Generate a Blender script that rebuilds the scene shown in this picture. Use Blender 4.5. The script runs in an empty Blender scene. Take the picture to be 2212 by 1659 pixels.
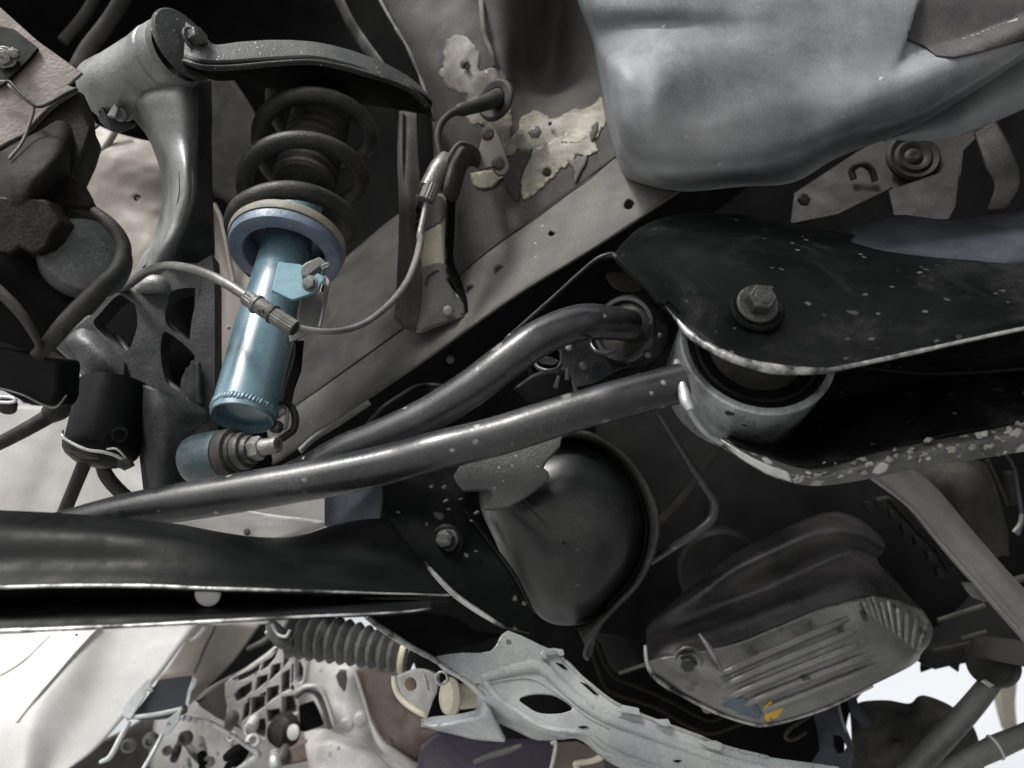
import bpy, bmesh, math, random
from mathutils import Vector, Matrix, noise
random.seed(7)
S = bpy.context.scene
COL = S.collection
# ------------------------------------------------------------------ camera
CAM = Vector((0.0, 0.0, 0.95)); PITCH = math.radians(35); FP = 1703.0
Rv = Vector((1, 0, 0)); Fv = Vector((0, math.cos(PITCH), math.sin(PITCH))); Uv = Vector((0, -math.sin(PITCH), math.cos(PITCH)))
cd = bpy.data.cameras.new('camera'); co = bpy.data.objects.new('camera', cd); COL.objects.link(co)
co.location = CAM; co.rotation_euler = (math.radians(90) + PITCH, 0, 0)
cd.sensor_fit = 'HORIZONTAL'; cd.angle = 2 * math.atan(1106 / FP); cd.clip_start = 0.02; cd.clip_end = 3000
cd.dof.use_dof = True; cd.dof.focus_distance = 0.66; cd.dof.aperture_fstop = 6.5
S.camera = co
# ------------------------------------------------------------------ sky, sun, exposure
SUN_EL, SUN_AZ = math.radians(38), math.radians(211)      # azimuth clockwise from +Y: behind the camera, to its left
W = bpy.data.worlds.new('World'); S.world = W; W.use_nodes = True
nt = W.node_tree; nt.nodes.clear()
sky = nt.nodes.new('ShaderNodeTexSky'); sky.sky_type = 'NISHITA'; sky.sun_disc = False
sky.sun_elevation = SUN_EL; sky.sun_rotation = SUN_AZ; sky.air_density = 1.0; sky.dust_density = 5.0; sky.ozone_density = 1.0
bg = nt.nodes.new('ShaderNodeBackground'); bg.inputs[1].default_value = 0.15
hs = nt.nodes.new('ShaderNodeHueSaturation'); hs.inputs['Saturation'].default_value = 0.12
out = nt.nodes.new('ShaderNodeOutputWorld')
nt.links.new(sky.outputs[0], hs.inputs['Color']); nt.links.new(hs.outputs[0], bg.inputs[0]); nt.links.new(bg.outputs[0], out.inputs[0])
sl = bpy.data.lights.new('sun', 'SUN'); so = bpy.data.objects.new('sun', sl); COL.objects.link(so)
sl.energy = 2.2; sl.angle = math.radians(9); sl.color = (1.0, 0.985, 0.95)
sd = Vector((math.sin(SUN_AZ) * math.cos(SUN_EL), math.cos(SUN_AZ) * math.cos(SUN_EL), math.sin(SUN_EL)))
so.rotation_euler = sd.to_track_quat('Z', 'Y').to_euler()
S.view_settings.view_transform = 'Standard'; S.view_settings.look = 'None'; S.view_settings.exposure = 0.6; S.view_settings.gamma = 1.0

# ------------------------------------------------------------------ coordinates: overview pixels + distance -> metres
def P(u, v, d): return CAM + Rv * ((u - 1106) / FP * d) + Uv * ((829.5 - v) / FP * d) + Fv * d
ZONES = {1: (0, 0, 1/3.), 2: (460.8, 0, 1/3.), 3: (875.6, 0, 1/3.), 4: (0, 506.9, .3612), 5: (414.8, 506.9, 1/3.), 6: (921.7, 414.8, .3889),
         7: (1382.5, 368.7, .4445), 8: (1290.3, 0, .41665), 9: (0, 1059.9, .361), 10: (506.9, 1198.2, .29167), 11: (1013.8, 1106, .33325),
         12: (1566.8, 1013.8, .3889), 13: (783.4, 875.6, .3611)}
def Z(k, pts, d=None):
    a, b, s = ZONES[k]; o = []
    for p in pts:
        dd = p[2] if len(p) > 2 else d
        o.append((a + p[0] * s, b + p[1] * s, dd) if dd is not None else (a + p[0] * s, b + p[1] * s))
    return o
def plane(p, q, r):       # inverse distance is linear over a plane's picture
    a = Matrix(((p[0], p[1], 1), (q[0], q[1], 1), (r[0], r[1], 1))); k = a.inverted() @ Vector((1 / p[2], 1 / q[2], 1 / r[2]))
    return lambda u, v: 1.0 / max(1e-3, k[0] * u + k[1] * v + k[2])
def ax(r, u, t): return (Rv * r + Uv * u - Fv * t).normalized()    # right, up, toward the lens side

# ------------------------------------------------------------------ materials
def mat(name, col, col2=None, scale=25, rough=.5, metal=0.0, bump=.25, bscale=400, spots=None, dust=None, mix=(.35, .65), rvar=.15, spec=.5, coat=0, scratch=0, worn=None):
    m = bpy.data.materials.new(name); m.use_nodes = True; t = m.node_tree; N = t.nodes; L = t.links
    b = N['Principled BSDF']; b.inputs['Metallic'].default_value = metal; b.inputs['Specular IOR Level'].default_value = spec
    if coat: b.inputs['Coat Weight'].default_value = coat; b.inputs['Coat Roughness'].default_value = .2
    tc = N.new('ShaderNodeTexCoord'); c0 = tc.outputs['Object']
    def nz(sc, det=6, ro=.6, src=c0, dist=0):
        n = N.new('ShaderNodeTexNoise'); n.inputs['Scale'].default_value = sc; n.inputs['Detail'].default_value = det
        n.inputs['Roughness'].default_value = ro; n.inputs['Distortion'].default_value = dist; L.new(src, n.inputs['Vector']); return n
    def rng(src, a, c, lo=0, hi=1):
        r = N.new('ShaderNodeMapRange'); r.inputs[1].default_value = a; r.inputs[2].default_value = c; r.inputs[3].default_value = lo; r.inputs[4].default_value = hi
        L.new(src, r.inputs[0]); return r.outputs[0]
    def mx(f, A, B):
        x = N.new('ShaderNodeMix'); x.data_type = 'RGBA'; L.new(f, x.inputs[0])
        for s, v in ((6, A), (7, B)):
            if hasattr(v, 'is_linked'): L.new(v, x.inputs[s])
            else: x.inputs[s].default_value = (*v, 1)
        return x.outputs[2]
    def mul(a, c):
        x = N.new('ShaderNodeMath'); x.operation = 'MULTIPLY'; L.new(a, x.inputs[0])
        if hasattr(c, 'is_linked'): L.new(c, x.inputs[1])
        else: x.inputs[1].default_value = c
        return x.outputs[0]
    big = nz(scale, 7, .62)
    col2 = col2 or tuple(min(1, c * 1.6 + .004) for c in col)
    color = mx(rng(big.outputs[0], mix[0], mix[1]), col, col2)
    fine = nz(bscale, 3, .6)
    color = mx(rng(fine.outputs[0], .3, .75, 0, .35), color, tuple(c * .55 for c in col))
    if dust:                                    # (colour, amount): fine road dust in drifts
        d1 = nz(11, 8, .7, dist=.6)
        sp = nz(650, 2, .7)
        f = mul(rng(d1.outputs[0], .62 - dust[1] * .35, .8), rng(sp.outputs[0], .35, .7))
        color = mx(f, color, dust[0])
    rr = rng(nz(scale * 2.3, 5).outputs[0], .3, .7, max(.05, rough - rvar), min(1, rough + rvar))
    if spots:                                   # list of (colour, cells per metre, size, share of cells)
        for (sc_, cells, size, share) in spots:
            w = nz(cells * 1.3, 3); wv = N.new('ShaderNodeMix'); wv.data_type = 'VECTOR'; wv.inputs[0].default_value = .35 / cells * 2
            L.new(c0, wv.inputs[4]); L.new(w.outputs['Color'], wv.inputs[5])
            vo = N.new('ShaderNodeTexVoronoi'); vo.inputs['Scale'].default_value = cells; L.new(wv.outputs[1], vo.inputs['Vector'])
            sepc = N.new('ShaderNodeSeparateColor'); L.new(vo.outputs['Color'], sepc.inputs[0])
            keep = N.new('ShaderNodeMath'); keep.operation = 'LESS_THAN'; keep.inputs[1].default_value = share; L.new(sepc.outputs[0], keep.inputs[0])
            near = rng(vo.outputs['Distance'], size, size * .7)
            f = mul(mul(keep.outputs[0], near), rng(sepc.outputs[1], 0, 1, .35, 1))
            color = mx(f, color, sc_)
    if worn:                                    # paint worn through in flecks: (noise scale, low, high)
        L.new(rng(nz(worn[0], 9, .72, dist=.3).outputs[0], worn[1], worn[2]), b.inputs['Alpha'])
    L.new(color, b.inputs['Base Color']); L.new(rr, b.inputs['Roughness'])
    bp = N.new('ShaderNodeBump'); bp.inputs['Strength'].default_value = bump; bp.inputs['Distance'].default_value = .0012
    hb = N.new('ShaderNodeMath'); hb.operation = 'ADD'; L.new(fine.outputs[0], hb.inputs[0]); L.new(rng(big.outputs[0], 0, 1, 0, 3), hb.inputs[1])
    L.new(hb.outputs[0], bp.inputs['Height']); L.new(bp.outputs[0], b.inputs['Normal'])
    return m
MUD = (.16, .155, .15); DUST = (.16, .15, .14)
M = {
 'cup': mat('glossy black cup', (.004, .0044, .0048), (.010, .011, .0115), 6, .36, 0, .04, dust=((.07, .07, .07), .35), spots=[((.06, .06, .06), 110, .2, .08)]),
 'pan_shade': mat('shade toned grimy pan wall', (.012, .012, .0125), (.085, .078, .078), 8, .34, .3, .5, mix=(.36, .66), dust=((.12, .115, .11), .6)),  # grime mix kept dark to paint the shade of the wall facing away
 'sleeve': mat('worn wet sleeve metal', (.12, .125, .132), (.68, .70, .73), 18, .28, .25, .4, mix=(.38, .62), dust=((.4, .4, .38), .5), spots=[((.5, .5, .48), 110, .28, .12), ((.01, .01, .01), 80, .3, .2)]),
 'edge': mat('chipped bright edge', (.035, .036, .037), (.52, .52, .52), 45, .32, .4, .3, mix=(.38, .56)),
 'pale_up': mat('pale grey arch paint', (.42, .415, .40), (.33, .325, .31), 9, .5, 0, .2, dust=((.2, .19, .18), .5)),
 'black': mat('black paint', (.0022, .0025, .0027), (.005, .0053, .0055), 18, .50, 0, .12, dust=((.04, .04, .038), .15), spots=[(MUD, 60, .12, .05)], spec=0.12),
 'black_mud': mat('black paint splashed with mud', (.0020, .0023, .0025), (.0045, .005, .005), 18, .42, 0, .2, dust=((.07, .07, .07), .3), spots=[((.05, .05, .048), 60, .22, .12), ((.09, .09, .085), 140, .3, .10)], spec=0.1),
 'mud_rim': mat('muddy rim paint', (.03, .032, .034), (.10, .10, .10), 40, .45, 0, .4, dust=(MUD, .9), spots=[((.6, .58, .55), 70, .38, .4), ((.5, .49, .47), 150, .35, .3)]),
 'tube': mat('tube paint dark grey', (.008, .0085, .0095), (.026, .027, .029), 12, .28, 0, .10, dust=((.10, .10, .10), .45), spots=[(MUD, 45, .22, .10), ((.25, .25, .25), 130, .25, .12)]),
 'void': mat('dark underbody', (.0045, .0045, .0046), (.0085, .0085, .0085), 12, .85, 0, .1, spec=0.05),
 'rubber': mat('black rubber', (.012, .012, .012), (.03, .029, .027), 40, .6, 0, .3, dust=(DUST, .4), spec=0.2),
 'panel': mat('underseal grey', (.042, .0415, .039), (.085, .084, .079), 11, .62, 0, .35, bscale=900, dust=((.17, .16, .135), .6), spots=[((.3, .29, .27), 140, .2, .05)], spec=0.2),
 'panel_dk': mat('underseal dark grey', (.018, .018, .0175), (.042, .04, .037), 12, .65, 0, .4, bscale=900, dust=((.14, .13, .11), .5), spec=0.15),
 'cream': mat('bare cream primer', (.25, .232, .17), (.135, .125, .10), 26, .55, 0, .2, dust=((.10, .095, .085), .8), spots=[((.07, .065, .06), 160, .28, .16)], worn=(13, .30, .60)),
 'cream_solid': mat('cream bracket paint', (.25, .232, .17), (.135, .125, .10), 26, .55, 0, .2, dust=((.10, .095, .085), .8), spots=[((.07, .065, .06), 160, .28, .16)]),
 'plug': mat('pinkish primer', (.135, .12, .105), (.10, .09, .08), 30, .55, 0, .2, dust=((.08, .075, .065), .7), worn=(13, .30, .62)),
 'plug_solid': mat('pinkish paint', (.135, .12, .105), (.10, .09, .08), 30, .55, 0, .2, dust=((.08, .075, .065), .7)),
 'liner': mat('beige arch paint', (.25, .228, .20), (.175, .158, .14), 14, .55, 0, .25, dust=((.15, .13, .11), .5)),
 'pale': mat('pale sill paint', (.66, .655, .635), (.50, .495, .48), 9, .42, 0, .15, dust=((.3, .29, .27), .5), spots=[((.12, .11, .1), 60, .06, .2)]),  # lighter than the upper sill paint to put the glare into its colour
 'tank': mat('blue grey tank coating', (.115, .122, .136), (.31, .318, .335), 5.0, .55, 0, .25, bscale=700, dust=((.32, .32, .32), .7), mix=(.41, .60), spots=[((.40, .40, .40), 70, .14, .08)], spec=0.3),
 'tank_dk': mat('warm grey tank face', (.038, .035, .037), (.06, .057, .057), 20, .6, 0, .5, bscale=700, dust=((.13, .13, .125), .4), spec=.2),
 'alu': mat('cast aluminium dusty', (.12, .123, .126), (.25, .254, .254), 22, .42, .35, .3, bscale=500, dust=((.45, .45, .44), .7), spots=[((.08, .08, .09), 60, .25, .08)]),
 'iron': mat('cast knuckle dark', (.018, .0195, .020), (.045, .047, .049), 20, .45, .1, .28, bscale=500, dust=((.15, .15, .15), .5), spec=0.3),
 'arm': mat('forged arm dull black', (.03, .033, .033), (.055, .058, .056), 22, .5, .0, .5, bscale=500, dust=((.14, .14, .13), .6), spots=[((.4, .4, .38), 300, .3, .07)], spec=0.3),
 'blue': mat('shock body blue paint', (.058, .112, .142), (.118, .20, .238), 10, .29, 0, .08, bscale=700, dust=((.26, .36, .39), .6), mix=(.3, .75), coat=.5),
 'blue_lt': mat('pale blue tab paint', (.11, .22, .27), (.17, .30, .35), 20, .4, 0, .12, dust=((.3, .36, .37), .5)),
 'indigo': mat('spring seat violet blue', (.035, .065, .11), (.13, .17, .235), 26, .42, 0, .3, dust=((.26, .29, .33), .8), spots=[((.25, .27, .3), 130, .3, .1)]),
 'teal_dk': mat('lower eye teal black', (.010, .024, .030), (.028, .058, .068), 14, .3, 0, .2, dust=((.2, .2, .2), .4)),
 'spring': mat('spring dark grey', (.012, .012, .0115), (.032, .031, .029), 30, .4, 0, .5, bscale=500, dust=((.10, .10, .095), .6), spec=0.25),
 'isolator': mat('cream isolator', (.24, .225, .18), (.09, .085, .075), 22, .6, 0, .3),
 'steel': mat('worn bracket steel', (.085, .088, .088), (.16, .16, .155), 30, .5, .2, .3, dust=((.22, .22, .21), .6)),
 'bolt': mat('oxidised bolt steel', (.17, .165, .15), (.30, .295, .28), 60, .42, .5, .5, bscale=600, spots=[((.06, .05, .045), 200, .3, .25)]),
 'bolt_dk': mat('blackened bolt', (.016, .017, .016), (.045, .045, .042), 60, .45, .2, .5, dust=((.2, .2, .18), .6)),
 'cable': mat('cable jacket grey', (.10, .10, .095), (.19, .19, .18), 50, .36, .2, .2, dust=((.3, .29, .27), .5)),
 'crimp': mat('crimp sleeve', (.06, .06, .055), (.13, .13, .12), 60, .4, .3, .2, dust=((.25, .25, .22), .5)),
 'bright': mat('zinc grey crossmember', (.34, .37, .385), (.62, .64, .64), 11, .30, .15, .3, dust=((.6, .58, .52), .5), spots=[((.14, .14, .14), 90, .25, .1)]),
 'chrome': mat('worn bright edge', (.42, .43, .43), (.6, .6, .6), 50, .3, .5, .3),
 'pan': mat('oil pan grimy grey', (.13, .13, .127), (.30, .30, .285), 9, .36, .45, .3, dust=((.3, .3, .28), .5), spots=[((.03, .03, .03), 60, .4, .2)]),
 'pan_dk': mat('black cast housing', (.004, .0042, .0042), (.010, .0095, .0095), 9, .55, 0, .4, spec=.25, dust=((.05, .048, .048), .35)),
 'yellow': mat('yellow paint mark', (.75, .42, .02), (.6, .40, .08), 90, .5),
 'pink': mat('pinkish brown shield', (.10, .079, .07), (.155, .127, .114), 18, .55, 0, .35, dust=((.3, .27, .24), .4)),
 'brown': mat('brown black caliper', (.007, .0062, .0058), (.013, .0115, .0105), 16, .6, 0, .4, dust=((.07, .06, .055), .5), spec=0.1),
 'piston': mat('grimy piston alloy', (.018, .0195, .0195), (.085, .09, .09), 14, .5, .2, .3, mix=(.4, .6), dust=((.3, .31, .31), .5)),
 'rust': mat('rusty brown housing', (.065, .042, .032), (.14, .10, .085), 16, .6, 0, .4, dust=((.3, .25, .22), .5)),
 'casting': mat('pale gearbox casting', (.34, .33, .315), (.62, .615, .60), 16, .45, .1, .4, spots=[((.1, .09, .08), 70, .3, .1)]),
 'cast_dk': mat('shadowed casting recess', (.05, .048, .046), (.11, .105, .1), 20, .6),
 'boot': mat('bellows rubber', (.028, .029, .03), (.06, .06, .06), 40, .38, 0, .2, dust=((.3, .3, .3), .5)),
 'clear': mat('cream clamp plastic', (.62, .58, .45), (.5, .47, .38), 40, .35),
 'blade': mat('blue grey heat blade', (.028, .030, .039), (.048, .050, .062), 20, .6, 0, .3, dust=((.14, .14, .17), .5), spec=0.2),
 'brk': mat('brown grey dusty bracket', (.004, .0035, .003), (.011, .0095, .008), 14, .6, 0, .3, dust=((.03, .027, .023), .4), spec=0.15),
 'pipe': mat('dusty exhaust steel', (.20, .20, .19), (.32, .31, .29), 14, .5, .2, .3, dust=((.36, .35, .33), .5)),
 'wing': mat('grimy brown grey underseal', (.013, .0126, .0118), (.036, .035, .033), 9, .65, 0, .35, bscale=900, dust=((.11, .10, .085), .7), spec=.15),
 'ground': mat('concrete forecourt', (.30, .30, .295), (.37, .368, .36), .8, .85, 0, .4, bscale=60),
}

# ------------------------------------------------------------------ builders
class Thing: pass
def thing(name, label, cat, at, group=None, kind=None):
    o = bpy.data.objects.new(name, None); COL.objects.link(o); o.location = P(*at); o.empty_display_size = .02
    o['label'] = label; o['category'] = cat
    if group: o['group'] = group
    if kind: o['kind'] = kind
    return o
def org(par):
    while par.parent: par = par.parent
    return par.location
def link(name, me, m, par, smooth=40, label=None, solid=0, bevel=0, kind=None):
    o = bpy.data.objects.new(name, me); COL.objects.link(o)
    if isinstance(m, str): m = M[m]
    me.materials.append(m)
    if par is not None:
        c = org(par); me.transform(Matrix.Translation(-c)); o.parent = par
    if smooth:
        me.polygons.foreach_set('use_smooth', [True] * len(me.polygons)); me.set_sharp_from_angle(angle=math.radians(smooth))
    if solid:
        s = o.modifiers.new('thickness', 'SOLIDIFY'); s.thickness = solid; s.offset = -1
    if bevel:
        b = o.modifiers.new('edge', 'BEVEL'); b.width = bevel; b.segments = 2; b.limit_method = 'ANGLE'; b.angle_limit = math.radians(35)
    if label: o['label'] = label
    if kind: o['kind'] = kind
    return o
def bm_me(bm, flip=False):
    me = bpy.data.meshes.new('mesh'); bm.to_mesh(me); bm.free(); return me
def facecam(bm):
    s = 0
    for f in bm.faces: s += f.normal.dot(CAM - f.calc_center_median()) * f.calc_area()
    if s < 0: bmesh.ops.reverse_faces(bm, faces=bm.faces)
def cr(p0, p1, p2, p3, t):
    t2 = t * t; t3 = t2 * t
    return .5 * ((2 * p1) + (p2 - p0) * t + (2 * p0 - 5 * p1 + 4 * p2 - p3) * t2 + (3 * p1 - p0 - 3 * p2 + p3) * t3)
def smooth_path(ps, n=6, closed=False):
    if n <= 1: return list(ps)
    o = []; k = len(ps)
    for i in range(k if closed else k - 1):
        if closed: a, b, c, e = ps[i - 1], ps[i], ps[(i + 1) % k], ps[(i + 2) % k]
        else:
            b, c = ps[i], ps[i + 1]; a = ps[i - 1] if i else b * 2 - c; e = ps[i + 2] if i + 2 < k else c * 2 - b
        for j in range(n): o.append(cr(a, b, c, e, j / n))
    if not closed: o.append(ps[-1])
    return o
def px(p):                     # metres -> overview pixels
    q = p - CAM; z = q.dot(Fv); return 1106 + q.dot(Rv) / z * FP, 829.5 - q.dot(Uv) / z * FP
def beyond(a, b, L=420):        # a point carrying the line a-b on past b
    k = L / max(30, math.hypot(b[0] - a[0], b[1] - a[1])); return (b[0] + (b[0] - a[0]) * k, b[1] + (b[1] - a[1]) * k, b[2] + max(-.03, min(.03, (b[2] - a[2]) * k * .3)))
def carry_on(rows):             # panels that leave the view go on beyond it
    rows = [list(r) for r in rows]
    if all(r[-1][0] > 2214 for r in rows): rows = [r + [beyond(r[-2], r[-1])] for r in rows]
    if all(r[0][0] < -30 for r in rows): rows = [[beyond(r[1], r[0])] + r for r in rows]
    if all(p[1] < -30 for p in rows[0]): rows = [[beyond(b, a, 250) for a, b in zip(rows[0], rows[1])]] + rows
    if all(p[1] > 1690 for p in rows[-1]): rows = rows + [[beyond(b, a, 250) for a, b in zip(rows[-1], rows[-2])]]
    return rows
def surf(name, rows, m, par, n=8, solid=.003, holes=(), dent=0, dsc=20, label=None, bevel=0, nu=None, nv=None, smooth=50, kind=None, linear_v=False):
    nu = nu or n; nv = nv or n; rows = carry_on(rows)
    R = [smooth_path([P(*p) for p in r], nu) for r in rows]
    cols = [smooth_path([r[i] for r in R], 1 if linear_v else nv) for i in range(len(R[0]))]
    if linear_v:
        cols = [[a.lerp(b, j / nv) for a, b in zip(c[:-1], c[1:]) for j in range(nv)] + [c[-1]] for c in cols]
    w, h = len(cols), len(cols[0]); bm = bmesh.new(); g = []
    for i in range(w):
        g.append([])
        for j in range(h):
            p = cols[i][j].copy()
            if dent: p += (p - CAM).normalized() * noise.fractal(p * dsc, 1.0, 2.0, 3) * dent
            g[i].append(bm.verts.new(p))
    for i in range(w - 1):
        for j in range(h - 1): bm.faces.new((g[i][j], g[i + 1][j], g[i + 1][j + 1], g[i][j + 1]))
    for (hu, hv, hr) in holes:
        ins = {}
        for vtx in bm.verts:
            u, v = px(vtx.co); dd = math.hypot(u - hu, v - hv)
            if dd < hr: ins[vtx] = (u, v, dd)
        kill = [f for f in bm.faces if all(vv in ins for vv in f.verts)]
        bmesh.ops.delete(bm, geom=kill, context='FACES')
        for vtx, (u, v, dd) in ins.items():
            if vtx.is_valid and vtx.link_faces:
                z = (vtx.co - CAM).dot(Fv); dd = max(dd, .01); vtx.co = P(hu + (u - hu) / dd * hr, hv + (v - hv) / dd * hr, z)
        bmesh.ops.delete(bm, geom=[v for v in bm.verts if not v.link_faces], context='VERTS')
    bm.normal_update(); facecam(bm)
    return link(name, bm_me(bm), m, par, smooth, label, solid, bevel, kind)
def plate(name, pts, m, par, depth=None, thick=.004, holes=(), bevel=.0008, curve=0, label=None, toward=0, hcurve=6, kind=None):
    """flat sheet metal: outline in overview pixels on a plane (depth = function or number), real thickness away from the lens side"""
    if depth is None: depth = 1
    df = depth if callable(depth) else (lambda u, v: depth)
    def w(ps): return [P(p[0], p[1], df(p[0], p[1])) for p in ps]
    def sm(ps, c):
        if c < 2: return ps
        q = smooth_path([Vector((p[0], p[1], 0)) for p in ps], c, True); return [(v.x, v.y) for v in q]
    loops = [w(sm([p[:2] for p in pts], curve))] + [w(sm(h, hcurve)) for h in holes]
    bm = bmesh.new(); edges = []
    for lp in loops:
        vs = [bm.verts.new(p) for p in lp]
        for a, b in zip(vs, vs[1:] + vs[:1]): edges.append(bm.edges.new((a, b)))
    bmesh.ops.triangle_fill(bm, use_beauty=True, edges=edges, use_dissolve=False)
    bm.normal_update(); facecam(bm)
    nrm = Vector()
    for f in bm.faces: nrm += f.normal * f.calc_area()
    nrm.normalize()
    if nrm.dot(CAM - loops[0][0]) < 0: nrm = -nrm
    r = bmesh.ops.extrude_face_region(bm, geom=list(bm.faces))
    nv_ = [e for e in r['geom'] if isinstance(e, bmesh.types.BMVert)]
    for v in nv_: v.co += nrm * toward
    old = [v for v in bm.verts if v not in set(nv_)]
    for v in old: v.co -= nrm * (thick - toward) 
    bmesh.ops.recalc_face_normals(bm, faces=bm.faces)
    return link(name, bm_me(bm), m, par, 35, label, 0, bevel, kind)
def tube_bm(bm, path, rad, seg=14, sq=1.0, up=None, cap=True):
    prev = None; rings = []
    for i, p in enumerate(path):
        t = (path[min(i + 1, len(path) - 1)] - path[max(i - 1, 0)])
        if t.length < 1e-9: t = Vector((0, 0, 1))
        t.normalize()
        if prev is None:
            a = up if up is not None else (Vector((0, 0, 1)) if abs(t.z) < .9 else Vector((1, 0, 0)))
            a = (a - t * a.dot(t)).normalized()
        else:
            a = (prev - t * prev.dot(t)).normalized()
        prev = a; b = t.cross(a); r = rad[i]
        rings.append([bm.verts.new(p + a * math.cos(q) * r * sq + b * math.sin(q) * r) for q in [2 * math.pi * k / seg for k in range(seg)]])
    for A, B in zip(rings, rings[1:]):
        for k in range(seg): bm.faces.new((A[k], A[(k + 1) % seg], B[(k + 1) % seg], B[k]))
    if cap:
        bm.faces.new(rings[0][::-1]); bm.faces.new(rings[-1])
def tube(name, pts, r, m, par, n=6, seg=16, sq=1.0, up=None, label=None, wob=0, kind=None, bevel=0):
    """pts (u,v,d); r in overview pixels (number or one per point)"""
    rs = r if isinstance(r, (list, tuple)) else [r] * len(pts)
    pts, rs = list(pts), list(rs); outside = lambda p: p[0] < -30 or p[0] > 2240 or p[1] < -30 or p[1] > 1690
    if outside(pts[-1]): pts.append(beyond(pts[-2], pts[-1], 380)); rs.append(rs[-1])
    if outside(pts[0]): pts.insert(0, beyond(pts[1], pts[0], 380)); rs.insert(0, rs[0])
    ctl = [Vector((*P(*p), q * p[2] / FP)) for p, q in zip(pts, rs)]
    sp = smooth_path(ctl, n)
    path = [Vector(v[:3]) for v in sp]; rad = [max(1e-4, v[3]) for v in sp]
    if wob: rad = [a * (1 + wob * noise.noise(p * 60)) for a, p in zip(rad, path)]
    bm = bmesh.new(); tube_bm(bm, path, rad, seg, sq, up)
    bmesh.ops.recalc_face_normals(bm, faces=bm.faces)
    return link(name, bm_me(bm), m, par, 40, label, 0, bevel, kind)
def lathe(name, at, axis, prof, m, par, seg=40, label=None, bevel=0, world=None, smooth=35):
    """prof [(radius, height along axis)] in overview pixels at that distance (or metres when world)"""
    c = P(*at) if world is None else world; k = at[2] / FP if world is None else 1
    z = axis.normalized(); x = z.orthogonal().normalized(); y = z.cross(x); bm = bmesh.new(); rings = []
    for (r, h) in prof:
        rings.append([bm.verts.new(c + z * h * k + (x * math.cos(2 * math.pi * i / seg) + y * math.sin(2 * math.pi * i / seg)) * max(r * k, 1e-5)) for i in range(seg)])
    for A, B in zip(rings, rings[1:]):
        for i in range(seg): bm.faces.new((A[i], A[(i + 1) % seg], B[(i + 1) % seg], B[i]))
    mr = max(p[0] for p in prof)
    if len(prof) > 3 and prof[0][0] > .55 * mr and prof[-1][0] > .55 * mr:
        for i in range(seg): bm.faces.new((rings[-1][i], rings[-1][(i + 1) % seg], rings[0][(i + 1) % seg], rings[0][i]))
    else: bm.faces.new(rings[0]); bm.faces.new(rings[-1])
    bmesh.ops.remove_doubles(bm, verts=bm.verts, dist=2e-5); bmesh.ops.recalc_face_normals(bm, faces=bm.faces)
    return link(name, bm_me(bm), m, par, smooth, label, 0, bevel)
def hexa(name, at, axis, r, h, m, par, washer=0, wh=4, stud=0, studh=0, seg=6, rot=.3, label=None, dome=True):
    c = P(*at); k = at[2] / FP; z = axis.normalized(); x = z.orthogonal().normalized(); y = z.cross(x); bm = bmesh.new()
    def stack(prof, sg, ro=0):
        rings = [[bm.verts.new(c + z * hh * k + (x * math.cos(2 * math.pi * i / sg + ro) + y * math.sin(2 * math.pi * i / sg + ro)) * max(rr * k, 1e-5)) for i in range(sg)] for rr, hh in prof]
        for A, B in zip(rings, rings[1:]):
            for i in range(sg): bm.faces.new((A[i], A[(i + 1) % sg], B[(i + 1) % sg], B[i]))
        bm.faces.new(rings[0][::-1]); bm.faces.new(rings[-1])
    b = 0
    if washer: stack([(washer, -1), (washer, wh * .6), (washer * .93, wh)], 24); b = wh - .5
    stack([(r, b), (r, b + h * .85), (r * .86, b + h)], 6, rot)
    if stud: stack([(stud, b + h - 1), (stud, b + h + studh * .85), (stud * .8, b + h + studh)], 16)
    elif dome: stack([(r * .62, b + h - .5), (r * .58, b + h * 1.06)], 16)
    bmesh.ops.recalc_face_normals(bm, faces=bm.faces)
    return link(name, bm_me(bm), m, par, 30, label, 0, .0004)
def blob(name, pts, m, par, depth, label=None, off=.0006, curve=5, jag=0):      # thin paint or dirt patch lying on a surface
    q = []
    for p in pts:
        q.append((p[0] + random.uniform(-jag, jag), p[1] + random.uniform(-jag, jag)))
    df = depth if callable(depth) else (lambda u, v: depth)
    return plate(name, q, m, par, lambda u, v: df(u, v) - .001, .0006, (), 0, curve, label)
from mathutils.bvhtree import BVHTree
def on(o):                                            # distance of a built surface under an overview pixel
    me = o.data; c = org(o) if o.parent else Vector(); bm = bmesh.new(); bm.from_mesh(me); bm.transform(Matrix.Translation(c)); T = BVHTree.FromBMesh(bm); bm.free()
    def f(u, v):
        dr = (P(u, v, 1) - CAM).normalized(); h = T.ray_cast(CAM, dr)
        return (h[0] - CAM).dot(Fv) if h[0] is not None else None
    return f
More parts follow.
